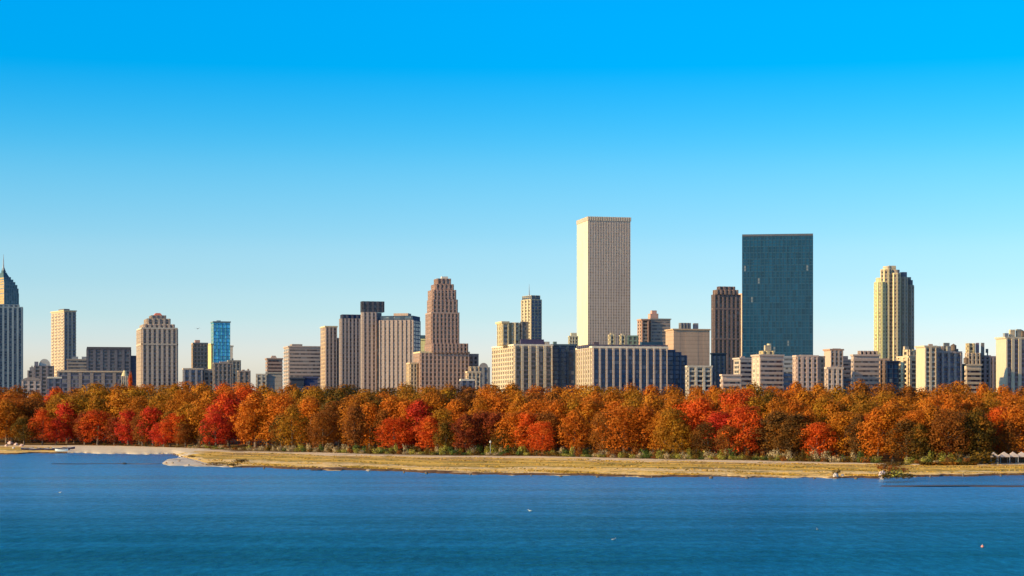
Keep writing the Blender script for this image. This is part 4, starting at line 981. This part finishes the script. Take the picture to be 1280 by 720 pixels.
boulder(1053, 595.5, 3.2, .8, (.78,.66,.52), 'small pale stone right of the pale boulder', .4)
boulder(461, 588.6, 7, .6, (.45,.33,.24), 'low pale stone at the waterline below the dark capped towers', .1)
boulder(396, 587.8, 16, .5, (.10,.06,.04), 'flat dark rock at the waterline below the slim orange edged tower', .05)
boulder(155.5, 580.3, 6.5, .7, (.07,.06,.06), 'small dark rock sticking out of the water left of the spit', .0)
boulder(208, 579.5, 3, .6, (.35,.22,.16), 'small brown stone at the pale tip of the spit', .3)
for i, (x, y, w_, h_, lb) in enumerate(((13,557,7,2.6,'tallest pale pink rock beside the rowboats at the left edge'),(8,559,5,1.6,'leftmost low pink rock at the left edge'),(20,558,6,2.0,'round pink rock in the middle of the left shore group'),(27,559,6,1.8,'pink rock nearest the rowboats on the left shore'),(17,561,3.5,1.0,'small pale stone below the round pink rock'))):
    boulder(x, y, w_, h_, (.72,.48,.40) if i != 4 else (.7,.62,.55), lb, 1.0, 'pink rocks on the left shore')
M_hull = flat_mat('hull_paint', (.03,.035,.10), .4, .2); M_hullw = flat_mat('white_paint', (.75,.73,.70), .5, .1); M_in = flat_mat('boat_wood', (.25,.15,.08))
def rowboat(x, y, rz, label, light):
    p = P(x, y, .9); L, B, Hh = 6.2, 1.9, 1.0
    root = empty('rowboat', tuple(p), rz); tag(root, label, 'rowboat', 'rowboats drawn up on the left shore')
    def sec(t): return B/2*math.sin(math.pi*(.08+.9*t))**.6
    n = 12; mb = MB()
    for i in range(n+1):
        t = i/n; xx = (t-.5)*L; s = sec(t); sheer = Hh*(1+.35*(2*t-1)**2)
        mb.v += [(xx, -s, sheer), (xx, -s*.75, Hh*.35), (xx, 0, 0.02+.25*abs(2*t-1)**3), (xx, s*.75, Hh*.35), (xx, s, sheer), (xx, s*.9, sheer-.02), (xx, 0, .3+.25*abs(2*t-1)**3), (xx, -s*.9, sheer-.02)]
    for i in range(n):
        for k in range(8): a = i*8+k; b = i*8+(k+1) % 8; mb.f.append((a, b, b+8, a+8))
    mb.f += [tuple(range(7, -1, -1)), tuple(n*8+k for k in range(8))]
    mb.build('hull', M_hullw if light else M_hull, root)
    for t in (.3, .5, .7):
        q = MB(); s = sec(t)*.9; q.box((t-.5)*L-.15, (t-.5)*L+.15, -s, s, Hh*.72, Hh*.78); q.build('thwart', M_in, root)
    g = MB()
    for sd in (-1, 1): g.tube([((i/n-.5)*L, sd*sec(i/n), Hh*(1+.35*(2*i/n-1)**2)+.03) for i in range(n+1)], [.06]*(n+1), 5)
    g.build('gunwale', M_hullw, root)
bl = [(34,562.5,.1,'leftmost dark rowboat next to the pink rocks',0),(44,563,-.15,'second dark rowboat from the left',0),(54,562.5,.2,'third dark rowboat from the left',0),(63,563,.05,'fourth dark rowboat, middle of the row',0),(72,562.3,-.2,'fifth dark rowboat from the left',0),(80,562.8,.12,'sixth dark rowboat, second from the beach',0),(86,561.5,.25,'dark rowboat at the right end touching the pale beach',0),(77,564.6,-.1,'single white rowboat lying in front of the dark ones',1)]
for a in bl: rowboat(*a)

M_can = flat_mat('canopy_cloth', (.55,.44,.38), .8, .08); M_pole = flat_mat('pole_metal', (.5,.5,.5), .4, .1)
def canopy(x, dY, w_, label):
    Y = tree_Y(x)+dY; root = empty('canopy_tent', (X(x, Y), Y, 1.5)); tag(root, label, 'canopy', 'white canopies under the trees at right')
    m = MB(); h = w_/2; m.frustum(-h, h, -h, h, 2.9, 4.2, .04); m.box(-h, h, -h, -h+.05, 2.4, 2.9); m.box(-h, -h+.05, -h+.06, h-.06, 2.4, 2.9); m.box(h-.05, h, -h+.06, h-.06, 2.4, 2.9); m.box(-h, h, h-.05, h, 2.4, 2.9)
    m.build('roof_cloth', M_can, root)
    for sx_ in (-1, 1):
        for sy in (-1, 1):
            q = MB(); q.cyl(sx_*(h-.12), sy*(h-.12), .06, -.2, 2.9, 8); q.build('leg', M_pole, root)
for a in ((1242,-12,2.6,'small leftmost white canopy just right of the large dark bushes'),(1255,-9,3.4,'second white canopy from the left'),(1266,-10,3.2,'third white canopy from the left'),(1277,-11,3.4,'white canopy cut by the right edge of the picture')): canopy(*a)
def lamp(x):
    Y = tree_Y(x)-5; root = empty('park_lamp', (X(x, Y), Y, 1.4)); tag(root, 'pale park lamp post before the dark maroon trees', 'lamp post')
    m = MB(); m.cyl(0, 0, .16, 0, .5, 10, .7); m.cyl(0, 0, .1, .5, 5.2, 8, .7); m.build('post', M_pole, root)
    g = MB(); g.ell((0, 0, 5.6), (.42, .42, .5), 12, 8); g.build('lamp_globe', M_glb, root, smooth=True)
    k = MB(); k.cyl(0, 0, .3, 6.1, 6.35, 10, .2); k.build('lamp_cap', M_pole, root)
M_glb = flat_mat('globe', (.8,.78,.72), .5, .05)
lamp(613)
M_gull = flat_mat('gull_white', (.42,.44,.46), .7, .05); M_gullg = flat_mat('gull_grey', (.35,.37,.40), .7, .05)
def gull_float(x, y, label, s=1.0, m=None):
    p = P(x, y); mb = MB()
    pts = [(-.42,0,.10),(-.25,0,.09),(0,0,.08),(.18,0,.10),(.26,0,.2),(.32,0,.29),(.42,0,.29),(.5,0,.27)]
    mb.tube([(a*s, b*s, c*s) for a, b, c in pts], [k*s for k in (.02,.09,.14,.11,.06,.065,.045,.012)], 8)
    o = mb.build('gull', m or M_gull, loc=tuple(p), smooth=True); o.rotation_euler.z = x; tag(o, label, 'gull')
gull_float(662.5, 639, 'white gull floating below the slender antenna tower, nearest the shore', 1.0)
gull_float(767, 675, 'white gull floating lowest, below the front of the tall white tower', .9)
gull_float(1022, 662, 'white gull floating below the right edge of the glass slab', .9)
gull_float(75, 616, 'white gull floating near the left edge of the water', .9)
def buoy():
    p = P(1228, 684); root = empty('buoy', tuple(p)); tag(root, 'small pink red buoy floating at the lower right', 'buoy')
    m = MB(); m.ell((0, 0, .08), (.22, .22, .22), 12, 8); m.build('float', flat_mat('buoy_paint', (.75,.25,.20), .5, .1), root, smooth=True)
    q = MB(); q.cyl(0, 0, .05, .28, .42, 8, .6); q.build('ring', M_pole, root)
buoy()
def gull_fly():
    Y = 900; mb = MB()
    mb.tube([(-.5,0,0),(-.2,0,0),(.2,0,.02),(.45,0,.04),(.6,0,.03)], [.03,.12,.12,.06,.01], 8)
    for sd in (-1, 1):
        v = len(mb.v); mb.v += [(.15,sd*.05,.06),(-.15,sd*.05,.06),(.2,sd*.7,.35),(-.1,sd*.7,.33),(.0,sd*1.4,.15),(.02,sd*1.38,.17),(.15,sd*.05,.02),(-.15,sd*.05,.02),(.2,sd*.7,.31),(-.1,sd*.7,.29)]
        mb.f += [(v,v+1,v+3,v+2),(v+2,v+3,v+5,v+4),(v+6,v+8,v+9,v+7),(v+8,v+4,v+5,v+9),(v,v+2,v+8,v+6),(v+2,v+4,v+8),(v+1,v+7,v+9,v+3),(v+3,v+9,v+5)]
    o = mb.build('gull', M_gullg, loc=(X(247, Y), Y, Z(411, Y))); o.rotation_euler = (0, 0, R(70)); o.scale = (1.3,1.3,1.3)
    tag(o, 'grey gull flying in the sky above the narrow brown tower', 'gull')
gull_fly()


def dry_grass():
    rs = np.random.RandomState(9); V = []; Fc = []; tint = []
    xs = rs.uniform(258, 1290, 9000)
    for x in xs:
        t = rs.choice([rs.uniform(.05, .16), rs.uniform(.2, .75)], p=[.45, .55])
        if math.sin(x*.05+t*30)+rs.normal(scale=.4) < .35: continue
        y0, y1 = CH*F/(interp(SH, x)-HY), tree_Y(x); Y = y0+(y1-y0)*t
        z = 1.6*(1-(1-min(1, t*1.02))**2.2)-.06; px = X(x, Y); h = rs.uniform(.12, .38); tv = rs.rand()
        for k in range(3):
            a = rs.uniform(0, 6.28); w_ = rs.uniform(.15, .4); b = len(V); dx, dy = math.cos(a)*w_, math.sin(a)*w_
            ox, oy = rs.uniform(-.5, .5, 2)
            ox *= 3
            V += [(px+ox-dx, Y+oy-dy, z), (px+ox+dx, Y+oy+dy, z), (px+ox+dx*1.3, Y+oy+dy, z+h*.8), (px+ox-dx*.6, Y+oy-dy, z+h)]
            Fc.append((b, b+1, b+2, b+3)); tint += [tv]*4
    m = bpy.data.meshes.new('dry_grass'); m.from_pydata(V, [], Fc)
    at = m.attributes.new('tint', 'FLOAT', 'POINT'); at.data.foreach_set('value', np.array(tint, dtype=np.float32))
    m.materials.append(leaf_mat('straw_blades', [(.26,.17,.03), (.52,.31,.05), (.74,.44,.10)]))
    o = bpy.data.objects.new('dry_grass', m); C.objects.link(o); tag(o, 'dry yellow grass tufts covering the low shore', 'grass', kind='stuff')
dry_grass()

for i, (x, y, wpx, hm, lb) in enumerate(((216,579,3,.5,'small stone third from the tip of the pale spit'),(224,576.5,4,.6,'stone on the upper side of the pale spit'),(236,581.5,3,.5,'stone on the waterside of the pale spit'),(249,575,4,.6,'stone in the middle of the pale spit'),(257,581,3,.5,'stone nearest the scrub on the pale spit'))):
    boulder(x, y, wpx, hm, (.40,.30,.22), lb, .55, 'stones on the spit')


rs_ = random.Random(21)
spots = [(330,586),(372,587),(505,591),(533,592),(588,593.5),(664,595),(701,596),(747,596.5),(815,597),(889,597.8),(934,598),(981,598.2),(1018,598.4),(1070,598.6),(1163,596.5),(1204,595.5),(1251,595.2)]
near = [(8,'spired tower'),(80,'slim slab'),(196,'stepped tower'),(277,'blue glass tower'),(342,'tan gabled block'),(381,'banded block'),(500,'ribbed block'),(535,'left flank of the brown tower'),(590,'right foot of the brown tower'),(664,'antenna tower'),(704,'navy glass block'),(750,'white tower'),(818,'pink capped building'),(890,'dark brown tower'),(935,'left edge of the glass slab'),(980,'middle of the glass slab'),(1018,'right edge of the glass slab'),(1070,'grey mauve block'),(1163,'cream corner slab'),(1204,'jumbled roof boxes'),(1251,'striped tower')]
for x, y in spots:
    k = min(near, key=lambda q: abs(q[0]-x))[1]
    boulder(x, y, rs_.uniform(2, 5), rs_.uniform(.4, .9), (.16,.11,.08), 'small dark waterline stone directly under the '+k, .05, 'small stones along the waterline')
